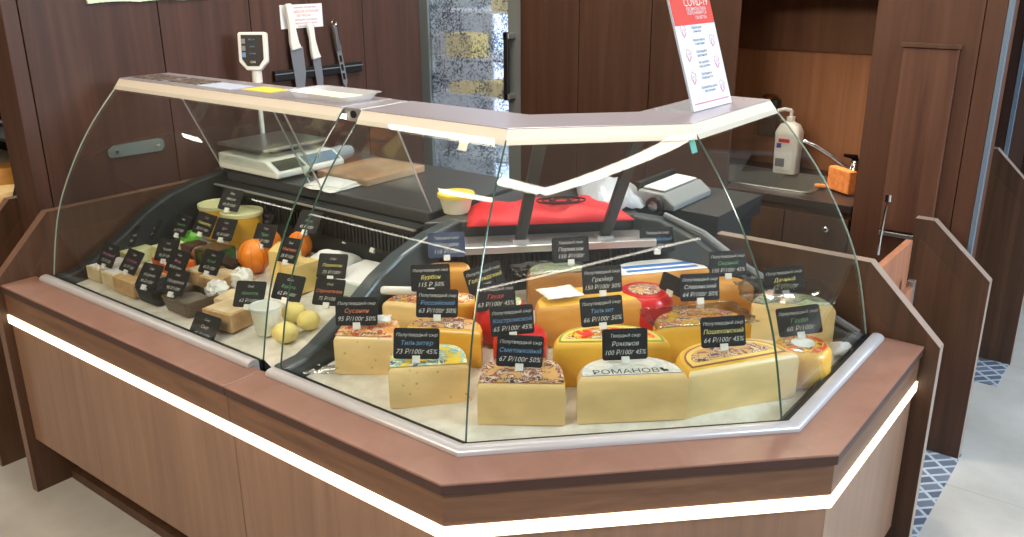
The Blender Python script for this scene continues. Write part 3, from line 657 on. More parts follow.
half_cheese('half_cheese_round', (1.577, 1.10), (1.753, .877), .135, .112, RIND, RIND, RIND, 'greenp', 'yellow half wheel with red and green label behind the white-topped one', 2.1, ring=[(.021, 'plain'), (.034, 'red')], lab_in=.015)
half_cheese('half_cheese_round', (1.698, 1.236), (1.916, 1.053), .14, .112, RINDO, RIND, RINDO, None, 'large brown-yellow half wheel carrying folded white paper, middle of the case', 2.1)
half_cheese('half_cheese_round', (1.861, 1.385), (2.00, 1.265), .11, .105, RINDB, RINDB, RINDB, 'green', 'brown half wheel in bluish film just before the rear ledge', 2.4)
half_cheese('half_cheese_round', (2.045, 1.195), (2.262, 1.02), .125, .11, RINDO, RINDO, RINDO, 'wh', 'orange-brown cheese with blue and white striped top at the rear right', 3.2, lab_in=.008)
half_cheese('half_cheese_round', (2.112, .995), (2.255, .885), .12, .108, RINDO, RINDO, RINDO, None, 'tan bread-like rounded cheese right of the blue striped one', 2.0)
half_cheese('half_cheese_round', (2.145, .84), (2.262, .655), .11, .112, PASTE, PASTE, PASTE, 'green', 'pale cheese with greenish label loosely wrapped in film, far right', 2.6)
half_cheese('half_cheese_round', (1.825, .957), (2.02, .79), .12, .108, RIND, RIND, RIND, 'yellow', 'film-covered yellow half wheel behind the biggest front right one', 2.2)
half_cheese('cheese_wedge', (1.700, 1.625), (1.785, 1.53), .07, .135, PASTE, RINDB, RINDO, None, 'tan cheese block standing rearmost left under the pale card', 4)
half_cheese('cheese_wedge', (1.555, 1.655), (1.60, 1.54), .085, .092, PASTE, LABS['yellow'], PASTE, None, 'pale cheese wedge with rolled white paper on top', 2.6)
half_cheese('half_cheese_round', (1.455, 1.475), (1.548, 1.30), .10, .104, RIND, RIND, RIND, 'brown', 'yellow cheese with brown-ringed label behind the front left block', 2.6, lab_in=.012)
def wheel(name, c, r, h, side, top, label, lab=None, group='small whole cheese wheels', labr=.7):
    z = deck(*c)+.001
    m_ = MB().lathe((c[0], c[1], z), [(r*.86, 0), (r*.97, h*.12), (r, h*.35), (r, h*.62), (r*.97, h*.86), (r*.86, h*.98), (r*.80, h)], 36)
    o = m_.build(name, [side]); tag(o, label, 'cheese', group)
    if top: MB().lathe((c[0], c[1], z+h+.0005), [(r*.78, 0), (r*.78, .0015), (r*.76, .002)], 36).build('top_label', top, o)
    if lab: MB().lathe((c[0], c[1], z+h+.003), [(r*labr*.8, 0), (r*labr*.8, .001)], 30).build('label', LABS[lab], o)
    return o
wheel('cheese_round', (1.985, 1.085), .078, .105, REDW, REDW, 'red waxed wheel with gold label beside the edge-on card', 'brown')
wheel('cheese_round', (1.60, 1.215), .068, .10, REDW, None, 'front red waxed wheel behind the block nearest the glass corner')
wheel('cheese_round', (1.70, 1.355), .070, .10, REDW, LABS['green'], 'rear red waxed wheel with pale label, left of centre')
wheel('cheese_round', (1.665, 1.465), .045, .10, RIND, LABS['yellow'], 'small yellow wheel against the left side of the case rear')
wheel('cheese_round', (2.02, .655), .072, .092, RIND, LABS['red'], 'small yellow wheel with red top at the right glass', 'wh', labr=.5)
# stripes on the blue striped cheese
bs = [o for o in col.objects if o.get('label', '').startswith('orange-brown cheese with blue')][0]
zb = max([v.co.z for v in bs.data.vertices])+world_loc(bs).z
for k, (a, b) in enumerate(((.25, .42), (.58, .78))):
    L = Vector((2.045, 1.195)); Q = Vector((2.262, 1.02)); u = (Q-L).normalized(); v_ = Vector((-u.y, u.x)); v_ = v_ if v_.dot(Vector((1, 1))) > 0 else -v_
    p0 = L+u*.03+v_*(.10*a); p1 = Q-u*.03+v_*(.10*a); p2 = Q-u*.03+v_*(.10*b); p3 = L+u*.03+v_*(.10*b)
    MB().prism([(p.x, p.y, zb+.0014) for p in (p0, p1, p2, p3)], (0, 0, .0006)).build('label_stripe', LABS['stripe'], bs)

# crumpled sheets: film and paper
def crumple(name, c, sx, sy, h, m__, label, cat, yaw=45, seed=1, nn=9, amp=.006, group=None, th=0.001, up=0):
    rnd = random.Random(seed); V = []; u = Vector((math.cos(R(yaw)), math.sin(R(yaw)), 0)); v = Vector((-u.y, u.x, 0))
    for i in range(nn+1):
        for j in range(nn+1):
            a = i/nn*2-1; b = j/nn*2-1; e = max(abs(a), abs(b))
            V.append(Vector(c)+u*sx/2*a*(1+.06*rnd.uniform(-1, 1))+v*sy/2*b*(1+.06*rnd.uniform(-1, 1))+Vector((0, 0, h*(1-e**2)+amp*rnd.uniform(0, 1)+up*a)))
    F = [(i*(nn+1)+j, (i+1)*(nn+1)+j, (i+1)*(nn+1)+j+1, i*(nn+1)+j+1) for i in range(nn) for j in range(nn)]
    m_ = MB().add(V, F, 0, True); o = m_.build(name, m__); so = o.modifiers.new('thickness', 'SOLIDIFY'); so.thickness = th
    return tag(o, label, cat, group) if label else o
crumple('paper_sheet', (1.80, 1.235, .898), .085, .10, .006, PAPER, 'folded white paper sheet on the large brown-yellow half wheel', 'paper', 60, 3, amp=.004)
tag(MB().tube([(1.575, 1.675, .875), (1.605, 1.62, .877), (1.635, 1.565, .879)], .012, 12).build('paper_roll', PAPER), 'rolled white paper on the pale wedge left of the yellow-lettered card', 'paper')
tag(crumple('paper_sheet', (2.225, .555+.06, .745), .07, .06, .02, PAPER, None, None, 30, 8), 'crumpled white paper at the right end of the corner case', 'paper')
crumple('film_wrap', (1.935, 1.36, .905), .22, .12, .012, FILM, 'bluish cling film around the rear brown half wheel', 'cling film', -40, 4, group='loose cling film')
crumple('film_wrap', (2.215, .785, .873), .24, .17, .012, FILM, 'loose cling film over the pale cheese at the far right', 'cling film', -58, 5, amp=.02, group='loose cling film')
crumple('film_wrap', (1.925, .90, .876), .27, .15, .004, FILM, 'shiny cling film over the yellow half wheel', 'cling film', -41, 6, amp=.005, group='loose cling film')
crumple('sticker_bag', (1.315, 1.64, .742), .10, .05, .006, FILM, 'clear plastic bag with dark print at the left front of the corner case', 'plastic bag', -50, 9)
crumple('label_sheet', (1.44, 1.555, .862), .07, .04, .004, PAPER, 'white sticker sheet behind the orange-topped holed block', 'paper', -50, 11)

# ------------------------------------------------------------------ left case goods
def bx(name, x, y, sx, sy, h, mats, label, cat, group=None, yaw=0, z=None, bevel=.003, top=None, kind=None):
    u = Vector((math.cos(R(yaw)), math.sin(R(yaw)), 0)); v = Vector((-u.y, u.x, 0)); zb = (deck(x, y) if z is None else z)+.001
    c = Vector((x, y, zb+h/2))
    o = MB().obox(c, u*sx/2, v*sy/2, (0, 0, h/2)).build(name, mats, bevel=bevel); tag(o, label, cat, group)
    if top: MB().obox(Vector((x, y, zb+h+.0008)), u*(sx/2-.008), v*(sy/2-.008), (0, 0, .0008)).build('top_label', top, o)
    return o
TAN = speckle('tan_wrap', (190, 150, 104), (206, 170, 124), 30, .5); CREAMW = speckle('cream_wrap', (214, 190, 150), (226, 208, 176), 24, .45)
GRP = 'packed goods in the left case'
bx('cheese_pack', 1.375, 2.760+.005, .12, .075, .045, CREAMW, 'cream cheese pack with white label, leftmost by the front glass', 'cheese pack', GRP, top=PAPER)
bx('cheese_pack', 1.375, 2.672, .12, .075, .045, CREAMW, 'cheese pack with white label, second from the left by the front glass', 'cheese pack', GRP, top=PAPER)
bx('cheese_pack', 1.365, 2.56, .12, .12, .05, TAN, 'broad tan cheese pack left of the black tub', 'cheese pack', GRP)
def tub(x, y, sx, sy, h, m__, inner, label, group=GRP):
    z = deck(x, y)+.001
    a = rrect(x-sx*.42, x+sx*.42, y-sy*.42, y+sy*.42, .012, z); b = rrect(x-sx/2, x+sx/2, y-sy/2, y+sy/2, .014, z+h); c = rrect(x-sx/2+.004, x+sx/2-.004, y-sy/2+.004, y+sy/2-.004, .012, z+h); d = rrect(x-sx*.42+.004, x+sx*.42-.004, y-sy*.42+.004, y+sy*.42-.004, .01, z+.004)
    n = len(a); m_ = MB().add(a+b+c+d, [(i*n+k, i*n+(k+1) % n, (i+1)*n+(k+1) % n, (i+1)*n+k) for i in range(3) for k in range(n)]); m_.add(a, [tuple(range(n))]); m_.add(d, [tuple(range(n))])
    o = m_.build('food_tub', m__); tag(o, label, 'tub', group)
    MB().lathe((x, y, z+.006), [(sx*.36, 0), (sx*.40, h*.5), (sx*.3, h*.75), (sx*.1, h*.85)], 20, sx=1, sy=sy/sx).build('filling', inner, o)
    return o
CLEARP = glass_mat('clear_tub_plastic', (.86, .84, .80), .10)
tub(1.362, 2.435, .12, .115, .045, BLACK, mat('dark_filling', (40, 36, 36), .5), 'shallow black food tub by the front glass')
tub(1.366, 2.285, .12, .135, .045, mat('brown_clear_tub', (96, 78, 62), .15), mat('grey_olive_filling', (104, 96, 84), .5), 'brown tinted tub with white lids by the front glass')
bx('cheese_pack', 1.372, 2.085, .12, .115, .055, TAN, 'film-wrapped light brown layered block by the front glass', 'cheese pack', GRP, yaw=8, top=CREAMW)
bx('cheese_pack', 1.455, 2.195, .09, .08, .03, CREAMW, 'small flat tan pack behind the wrapped brown block', 'cheese pack', GRP, yaw=20)
bx('cheese_pack', 1.515, 2.432, .10, .075, .045, TAN, 'square tan pack, left of the pair in the second row', 'cheese pack', GRP, top=CREAMW)
bx('cheese_pack', 1.510, 2.340, .10, .085, .045, TAN, 'square tan pack, right of the pair in the second row', 'cheese pack', GRP, top=CREAMW)
bx('cheese_pack', 1.497, 2.805, .10, .07, .045, speckle('pale_green_wrap', (186, 188, 140), (204, 204, 160), 20, .5), 'pale green cheese pack in the left corner of the case', 'cheese pack', GRP)
bx('cheese_pack', 1.580, 2.740, .10, .06, .045, MATS['pale_green_wrap'], 'small olive green pack behind the pale green one', 'cheese pack', GRP)
ORG = mat('orange_wrap', (238, 110, 30), .45)
bx('cheese_pack', 1.517, 2.640, .09, .055, .045, ORG, 'bright orange flat pack, left one of two', 'cheese pack', GRP)
bx('cheese_pack', 1.500, 2.555, .09, .055, .045, ORG, 'bright orange flat pack, right one of two', 'cheese pack', GRP)
bx('cheese_pack', 1.63, 2.66, .07, .06, .045, speckle('dark_pack', (60, 40, 38), (96, 60, 52), 40, .35), 'dark reddish pack behind the orange packs', 'cheese pack', GRP)
GRN = speckle('dark_green_pack', (30, 44, 30), (66, 96, 52), 45, .3)
bx('cheese_pack', 1.62, 2.52, .09, .10, .06, GRN, 'dark green printed pack below the buckets', 'cheese pack', GRP, yaw=10, top=speckle('red_green_print', (120, 40, 40), (60, 90, 50), 50, .3))
o = bx('cheese_pack', 1.585, 2.405, .06, .12, .05, speckle('black_pack', (24, 22, 22), (60, 36, 30), 40, .3), 'black pack lettered TVЯ beside the orange net balls', 'cheese pack', GRP)
F = frame((1.554, 2.405, deck(1.585, 2.405)+.028), (0, -1, 0), (0, 0, 1)); F.translation -= world_loc(o)
text('lettering', 'TVЯ', .034, mat('cream_ink', (226, 214, 160), .7), o, F)
def blob(name, x, y, r, m__, label, cat, group, z=None, sz=1.0, seed=1, rough=.0):
    rnd = random.Random(seed); zb = (deck(x, y) if z is None else z)+.001
    prof = [(max(.002, r*math.sin(math.pi*k/12)), r*sz*(1-math.cos(math.pi*k/12))) for k in range(13)]
    m_ = MB().lathe((x, y, zb), prof, 22)
    if rough: m_.v = [(a+rnd.uniform(-1, 1)*rough, b+rnd.uniform(-1, 1)*rough, c+rnd.uniform(0, 1)*rough) for a, b, c in m_.v]
    return tag(m_.build(name, m__), label, cat, group)
ORB = mat('orange_ball', (236, 136, 36), .4, coat=.3)
for i, (x, y, r, l) in enumerate(((1.640, 2.335+.0, .052, 'large orange cheese ball right of the lettered black pack'), (1.755, 2.41, .045, 'orange cheese ball behind the big one, near the buckets'), (1.80, 2.30, .042, 'orange cheese ball farthest back in the left case'))):
    b = blob('cheese_ball', x, y, r, ORB, l, 'cheese ball', 'orange cheese balls', sz=1.1)
    nb = MB()
    for k in range(8):
        a0 = 2*math.pi*k/8; zb = deck(x, y)+.001
        nb.tube([(x+(r+.0008)*math.sin(math.pi*j/10)*math.cos(a0), y+(r+.0008)*math.sin(math.pi*j/10)*math.sin(a0), zb+r*1.1*(1-math.cos(math.pi*j/10))) for j in range(1, 10)], .0009, 4)
    nb.build('net', mat('net_brown', (190, 90, 30), .6), b)
blob('green_pack', 1.665, 2.735, .034, mat('bright_green', (110, 190, 70), .35), 'small bright green bag in front of the buckets', 'bag', GRP, sz=.9, seed=3, rough=.004)
blob('meat_pack', 1.615, 2.60, .030, mat('pinkish', (190, 140, 120), .5), 'pinkish pack between the dark green packs', 'pack', GRP, sz=.8, seed=4, rough=.003)
BKT = mat('bucket_yellow', (226, 178, 62), .35); LID = mat('bucket_lid', (206, 206, 160), .35)
for i, (x, y, l) in enumerate(((1.795, 2.735, 'round yellow bucket with pale lid, left of the two'), (1.785, 2.585, 'round yellow bucket with pale lid, right of the two'))):
    z = deck(x, y)+.001
    o = MB().lathe((x, y, z), [(.056, 0), (.060, .01), (.070, .112)], 32).build('bucket', BKT); tag(o, l, 'bucket', 'yellow buckets in the left case')
    MB().lathe((x, y, z+.1125), [(.0735, 0), (.0735, .012), (.068, .013), (.066, .009), (.01, .009)], 32).build('lid', LID, o)
WED = cheese_mat('wedge_paste', (236, 206, 130))
def wedge(x, y, l, wd, h, yaw, label, cap=None):
    u = Vector((math.cos(R(yaw)), math.sin(R(yaw)), 0)); v = Vector((-u.y, u.x, 0)); z = Vector((0, 0, deck(x, y)+.001)); c = Vector((x, y, 0))+z
    o = MB().prism([c-u*l/2-v*wd*.2, c+u*l/2-v*wd/2, c+u*l/2+v*wd/2, c-u*l/2+v*wd*.2], (0, 0, h)).build('cheese_wedge', WED, bevel=.003)
    return tag(o, label, 'cheese', 'pale cheese wedges in the left case')
wedge(1.66, 2.215, .10, .085, .105, 20, 'tall pale cheese wedge, left of two')
wedge(1.62, 2.09, .10, .10, .095, 10, 'tall pale cheese wedge, right of two by the glass join')
WB = mat('milky_bag', (225, 225, 220), .5)
blob('white_bag', 1.445, 2.265, .034, WB, 'crumpled milky white bag beside the brown tub', 'plastic bag', 'white bags', sz=.9, seed=5, rough=.006)
blob('white_bag', 1.53, 2.255, .033, WB, 'crumpled milky white bag, the one farther from the front glass', 'plastic bag', 'white bags', sz=1.1, seed=6, rough=.006)
z = deck(1.385, 1.945)+.001
o = MB().lathe((1.385, 1.945, z), [(.030, 0), (.032, .004), (.042, .075)], 28).build('cream_tub', mat('white_translucent_tub', (222, 222, 205), .35)); tag(o, 'round white cream tub with lid by the front glass', 'tub')
MB().lathe((1.385, 1.945, z+.0755), [(.045, 0), (.045, .008), (.041, .009), (.040, .006), (.01, .006)], 28).build('lid', mat('frosted_lid', (206, 212, 206), .25), o)
for i, (x, y, r) in enumerate(((1.375, 1.853, .036), (1.46, 1.855, .034), (1.47, 1.93, .036))):
    blob('cheese_roll', x, y, r, mat('pale_yellow_paste', (228, 210, 130), .45), ['pale yellow cheese ball right of the white cream tub', 'pale yellow cheese ball nearest the case join', 'pale yellow cheese ball behind the white cream tub'][i], 'cheese ball', 'pale yellow cheese balls', sz=.8, seed=i)
bx('white_tray', 1.75, 1.895, .20, .24, .045, mat('milky_tray', (196, 208, 204), .3), 'milky white tray behind the blurred card, near the case join', 'tray', None, yaw=5, top=PAPER)
crumple('white_package', (1.76, 2.11, .80), .20, .17, .05, PAPER, 'crumpled white wrapped package on the deck behind the case join', 'package', 20, 12, amp=.01)
# left cards
LC = [(1.476, 2.835, .753), (1.556, 2.842, .761), (1.333, 2.722, .739), (1.342, 2.605, .74), (1.306, 2.439, .736), (1.459, 2.575, .751), (1.416, 2.455, .747), (1.319, 2.314, .737), (1.623, 2.754, .768), (1.642, 2.638, .77), (1.638, 2.511, .769), (1.868, 2.786, .792), (1.691, 2.375, .774), (1.835, 2.557, .789), (1.471, 2.354, .752), (1.239, 2.063, .73), (1.382, 2.027, .744), (1.468, 1.968, .752), (1.645, 2.183, .77), (1.852, 2.338, .791), (1.642, 1.968, .769), (1.507, 1.833, .756), (1.876, 2.157, .793), (1.864, 2.016, .792)]
LN = ['Адыгейский', 'Брынза', 'Творожный', 'Сулугуни', 'Косичка', 'Чечил', 'Фета', 'Моцарелла', 'Рикотта', 'Камамбер', 'Бри', 'Масло', 'Эдам', 'Гауда', 'Козий', 'Сыр', 'Качотта', 'Бурата', 'Монтазио', 'Лори', 'Пармезан', 'Страчателла', 'Халуми', 'Качокавалло']
LL = ['on the pale green pack in the left corner', 'standing rearmost in the left corner beside the olive pack', 'on the leftmost cream packs by the glass', 'on the broad tan pack', 'over the black tub', 'above the left orange pack', 'above the right orange pack', 'over the brown tinted tub',
      'left of the bright green bag', 'before the left bucket', 'before the right bucket', 'on the lids of the two buckets', 'against the left tall pale wedge', 'in shade behind the orange cheese balls', 'on the pair of square tan packs', 'leaning low against the front glass beside the brown tub', 'tilted over the wrapped light brown block', 'above the white cream tub', 'half hidden at the right tall wedge', 'upright at the rear near the case join', 'seen blurred through the case join glass', 'lower blurred one behind the case join glass', 'dark one at the rear over the white package, left', 'dark one at the rear over the white package, right']
LC[11] = (1.735, 2.60, .785); LC[12] = (1.643, 2.30, .774); LC[18] = (1.571, 2.085, .768); LC[19] = (1.767, 2.23, .790)
for i, (x, y, z) in enumerate(LC):
    up = {11: .127, 15: .002, 12: .085, 10: .075, 9: .07, 18: .10, 19: .10}.get(i, .052)
    yaw = {16: 205, 17: 200, 21: 200, 20: 205}.get(i, random.uniform(178, 192)); roll = random.uniform(-5, 5)
    make_card((x-.0, y, z+up), yaw, random.uniform(30, 38), roll, [('Сыр', 'w'), (LN[i], random.choice('wyogp')), ('%d Р/100г' % random.choice((45, 58, 62, 75, 90)), 'w')], 'chalk price card '+LL[i], w=.094, h=.078)

# ------------------------------------------------------------------ scale, board and papers on the rear worktop
t = thing('shop_scale', (2.04, 2.67, 1.0), 'white electronic shop scale with steel pan and raised display behind the left case', 'scale')
MB().prism([(1.885, 2.50, 1.012), (1.885, 2.50, 1.032), (1.885, 2.56, 1.066), (1.885, 2.84, 1.070), (1.885, 2.84, 1.012)], (.315, 0, 0)).build('body', WHITEP, t, bevel=.006)
MB().prism([(1.905, 2.507, 1.0375), (2.02, 2.507, 1.0375), (2.02, 2.553, 1.0635), (1.905, 2.553, 1.0635)], (0, -.0010, .0018)).build('screen', mat('lcd_dark', (44, 50, 52), .2), t)
MB().prism([(2.035, 2.507, 1.0375), (2.185, 2.507, 1.0375), (2.185, 2.553, 1.0635), (2.035, 2.553, 1.0635)], (0, -.0010, .0018)).build('keypad', mat('blue_grey_keypad', (96, 124, 146), .3), t)
MB().box(1.90, 2.20, 2.585, 2.86, 1.092, 1.104).build('pan', STEEL, t, bevel=.004)
MB().box(1.98, 2.10, 2.64, 2.67, 1.070, 1.092).box(1.98, 2.10, 2.77, 2.80, 1.070, 1.092).build('pan_support', BLACK, t)
MB().tube([(2.12, 2.875, 1.02), (2.12, 2.875, 1.335)], .009, 12).tube([(2.12, 2.875, 1.298), (2.12, 2.875, 1.345)], .019, 14).build('display_pole', WHITEP, t)
MB().box(2.09, 2.15, 2.83, 2.885, 1.015, 1.03).build('pole_foot', WHITEP, t)
for y in (2.53, 2.81):
    for x in (1.91, 2.17): MB().lathe((x, y, 1.0005), [(.012, 0), (.012, .013)], 12).build('foot', BLACK, t)
hc = Vector((2.115, 2.875, 1.412)); fn = Vector((-.80, -.60, .12)).normalized(); su = Vector((0, 0, 1)).cross(fn).normalized()*-1; uu = fn.cross(su)*-1
if uu.z < 0: uu = -uu
def hp(a, b, d): return hc+su*a+uu*b+fn*d
out = [(-.050, .074), (.050, .074), (.055, .066), (.055, -.036), (.026, -.068), (-.026, -.068), (-.055, -.036), (-.055, .066)]
hd = MB().prism([hp(a, b, -.014) for a, b in out], fn*.028).build('display_head', WHITEP, t, bevel=.005)
inn = [(-.041, .063), (.041, .063), (.041, -.026), (.022, -.052), (-.022, -.052), (-.041, -.026)]
MB().prism([hp(a, b, .0142) for a, b in inn], fn*.0012).build('display_screen', BLACK, hd)
for b in (.040, .014, -.010):
    MB().prism([hp(a, bb, .0156) for a, bb in ((.026, b-.009), (.040, b-.009), (.040, b+.009), (.026, b+.009))], fn*.0008).build('display_patch', MATS['chalk_b'] if b < 0 else GREY, hd)
F = frame(hp(.0, -.037, .0162), su, uu)
if F.col[2].xyz.dot(fn) < 0: F = frame(hp(.0, -.037, .0162), -su, uu)
F.translation -= world_loc(hd); text('lettering', 'CAS', .011, INK, hd, F)
for i, b in enumerate((.046, .020, -.006)):
    F = frame(hp(0, b, .0162), su, uu)
    if F.col[2].xyz.dot(fn) < 0: F = frame(hp(0, b, .0162), -su, uu)
    F.translation -= world_loc(hd)
    text('lettering', ('ВЕС, кг', 'ЦЕНА', 'СУММА')[i], .007, MATS['chalk_b'], hd, F)
tag(MB().box(2.03, 2.32, 2.20, 2.46, 1.0005, 1.026).build('cutting_board', wood('board_wood', (150, 118, 92), (170, 138, 110), (186, 156, 128), scale=(3, 24, 24)), bevel=.004), 'light wooden cutting board on the rear worktop right of the scale', 'cutting board')
bg = tag(MB().tube([(2.18, 2.58, 1.035), (2.27, 2.585, 1.036), (2.31, 2.59, 1.036)], [.028, .03, .022], 14).build('film_roll', mat('greyish_film_roll', (150, 158, 166), .25, spec=.8)), 'clear grey roll of film between the scale and the cutting board', 'film roll')
for i in range(3):
    tag(crumple('paper_sheet', (1.975+.012*i, 2.30+.01*i, 1.003+.004*i), .17, .15, .002, PAPER, None, None, 8*i, 20+i, amp=.002), ['lowest', 'middle', 'topmost'][i]+' white paper sheet of the pile on the worktop left of the cutting board', 'paper', 'paper pile on the worktop')

# things on the top shelf of the left case
DP = label_mat('photo_print', (40, 34, 32), [(120, 96, 80), (190, 180, 170), (70, 60, 52)], sc_=60)
for i, (x, y, m__, l, sx, sy) in enumerate(((1.640, 2.75, DP, 'dark printed leaflet nearest the wall on the left case top', .10, .17), (1.645, 2.56, DP, 'dark printed leaflet, second from the wall on the left case top', .09, .16), (1.63, 2.37, mat('pale_blue_leaflet', (196, 206, 226), .4), 'pale bluish leaflet on the left case top', .09, .16), (1.65, 2.20, mat('yellow_leaflet', (236, 214, 90), .5), 'yellow and white leaflet on the left case top before the plastic tray', .08, .13))):
    tag(MB().box(x-sx/2, x+sx/2, y-sy/2, y+sy/2, 1.3725, 1.3740).build('leaflet', m__), l, 'leaflet', 'leaflets on the left case top')
t = thing('plastic_tray', (1.65, 1.95, 1.3725), 'clear shallow plastic tray with papers inside on the left case top', 'tray')
P = [rrect(1.60, 1.71, 1.80, 2.02, .02, 1.3727), rrect(1.585, 1.725, 1.785, 2.035, .03, 1.390), rrect(1.577, 1.733, 1.777, 2.043, .03, 1.391), rrect(1.588, 1.722, 1.788, 2.032, .03, 1.3885), rrect(1.603, 1.707, 1.803, 2.017, .02, 1.3745)]
n = len(P[0]); m_ = MB().add([v for g in P for v in g], [(i*n+k, i*n+(k+1) % n, (i+1)*n+(k+1) % n, (i+1)*n+k) for i in range(4) for k in range(n)], 0, True); m_.add(P[0], [tuple(range(n))]); m_.add(P[-1], [tuple(range(n))])
m_.build('shell', mat('clear_tray_plastic', (215, 218, 222), .12, alpha=.45), t)
tag(MB().box(1.62, 1.69, 1.82, 1.99, 1.3755, 1.383).build('paper_stack', mat('cream_papers', (232, 226, 200), .6)), 'stack of cream papers lying in the clear plastic tray', 'paper')

# red bag, white film, wrapping machine on the corner worktop
m_ = MB(); u = Vector((1, -1, 0)).normalized(); v = Vector((1, 1, 0)).normalized(); V = []; nx, ny = 22, 12
rnd = random.Random(5)
for i in range(nx+1):
    for j in range(ny+1):
        a = i/nx*2-1; b = j/ny*2-1; e = max(abs(a)**4, abs(b)**4)
        V.append(Vector((2.125, 1.515, .997))+u*.25*a*(1-.10*(b+1)/2)+v*.11*b+Vector((0, 0, .028*(1-e)+.010*math.sin(a*9+b*4)*(1-e)+.004*rnd.random()*(1-e))))
m_.add(V, [(i*(ny+1)+j, (i+1)*(ny+1)+j, (i+1)*(ny+1)+j+1, i*(ny+1)+j+1) for i in range(nx) for j in range(ny)], 0, True)
rb = m_.build('red_bag', RED); so = rb.modifiers.new('thickness', 'SOLIDIFY'); so.thickness = .003
tag(rb, 'folded red fabric bag with black printed emblem on the corner worktop', 'bag')
em = MB()
for r, z0 in ((.075, 0), (.058, 0)):
    ring = [Vector((2.15, 1.475, 1.041))+u*(r*math.cos(k*math.pi/16))+v*(r*.55*math.sin(k*math.pi/16)) for k in range(33)]
    em.tube(ring, .0025, 5, caps=False)
for k in range(7):
    a0 = k*.9; c = Vector((2.15, 1.475, 1.041))+u*.03*math.cos(a0)+v*.018*math.sin(a0)
    em.obox(c, u*.011, v*.004, (0, 0, .001))
em.build('printed_emblem', mat('black_print', (40, 8, 12), .8), rb)
crumple('white_film', (2.40, 1.46, 1.00), .30, .20, .05, mat('white_grey_film', (176, 180, 188), .3), 'crumpled whitish film sheet right of the red bag', 'film', 40, 31, nn=12, amp=.022)
t = thing('wrapping_machine', (2.45, 1.16, .995), 'grey food wrapping machine with slanted body right of the white film', 'machine')
ma = Vector((2.33, 1.20, 0)); mb_ = Vector((2.62, 1.20, 0))
MB().prism([(2.38, 1.21, .996), (2.38, 1.21, 1.015), (2.38, 1.25, 1.045), (2.38, 1.34, 1.05), (2.38, 1.35, .996)], (.26, 0, 0)).build('body', mat('machine_grey', (150, 154, 156), .35, .3), t, bevel=.006)
MB().prism([(2.40, 1.258, 1.0500), (2.40, 1.33, 1.0535), (2.62, 1.33, 1.0535), (2.62, 1.258, 1.0500)], (0, 0, .003)).build('top_plate', WHITEP, t)
MB().tube([(2.355, 1.27, 1.01), (2.375, 1.27, 1.01)], .028, 20).build('roll_end', BLACK, t); MB().tube([(2.353, 1.27, 1.01), (2.356, 1.27, 1.01)], .016, 16).build('hub', CHROME, t)
MB().box(2.40, 2.64, 1.345, 1.36, 1.05, 1.066).build('guide_bar', BLACK, t)
tag(MB().box(2.42, 2.75, 1.08, 1.40, .93, .995).box(2.44, 2.73, 1.10, 1.38, .0, .93).build('side_table', DGREY2, bevel=.003), 'dark side table carrying the wrapping machine', 'table')
m_ = MB().lathe((1.985, 1.755, .996), [(.040, 0), (.052, .045), (.055, .05)], 24).build('yellow_tub', mat('pale_tub', (226, 220, 196), .4)); tag(m_, 'pale plastic tub with yellow rim left of the red bag', 'tub')
MB().lathe((1.985, 1.755, 1.0465), [(.058, 0), (.058, .010), (.05, .012)], 24).build('lid', mat('yellow_lid', (232, 206, 80), .4), m_)

# ------------------------------------------------------------------ poster in stand
t = thing('poster_stand', (2.10, .975, 1.3725), 'tall leaning white and red COVID-19 notice in a clear stand on the corner case top', 'poster')
A = Vector((2.000, .978, 1.3735)); B = Vector((2.202, .972, 1.3735)); xd = (B-A).normalized()
up_ = Vector((0, .155, .47)); up_ = (up_-xd*up_.dot(xd)).normalized(); nn_ = up_.cross(xd)
if nn_.y > 0: nn_ = -nn_
W_, H_ = .205, .42
def pp(a, b, d): return A+xd*W_*a+up_*H_*b+nn_*d
def sheet(a0, a1, b0, b1, d, th, name, m__, par): return MB().prism([pp(a0, b0, d), pp(a1, b0, d), pp(a1, b1, d), pp(a0, b1, d)], nn_*th).build(name, m__, par)
sheet(-.02, 1.02, 0, .705, -.003, .0028, 'holder', mat('clear_holder', (200, 206, 214), .1, alpha=.6), t)
ps = sheet(0, 1, 0, .7, 0, .0012, 'printed_sheet', mat('notice_paper', (222, 224, 232), .5), t)
MB().prism([A+nn_*-.004, A+xd*W_+nn_*-.004, A+xd*W_+nn_*-.004+Vector((-.02, .10, 0)), A+nn_*-.004+Vector((-.02, .10, 0))], (0, 0, .002)).build('foot', MATS['clear_holder'], t)
rd = sheet(0, 1, .505, .7, .0013, .0006, 'red_heading', mat('heading_red', (214, 62, 48), .5), ps)
sheet(.05, .95, .035, .043, .0013, .0004, 'footer_line', mat('icon_pink', (206, 130, 140), .7), ps)
def ptxt(s_, a, b, size, m__):
    F = frame(pp(a, b, .0024), xd, up_)
    if F.col[2].xyz.dot(nn_) < 0: F = frame(pp(a, b, .0024), -xd, up_)
    F.translation -= world_loc(ps); text('lettering', s_, size, m__, ps, F)
ptxt('COVID-19', .62, .635, .028, PAPER); ptxt('ПРОФИЛАКТИКА', .60, .595, .012, PAPER); ptxt('КОРОНАВИРУСА', .60, .572, .012, PAPER); ptxt('ПАМЯТКА', .68, .542, .012, PAPER)
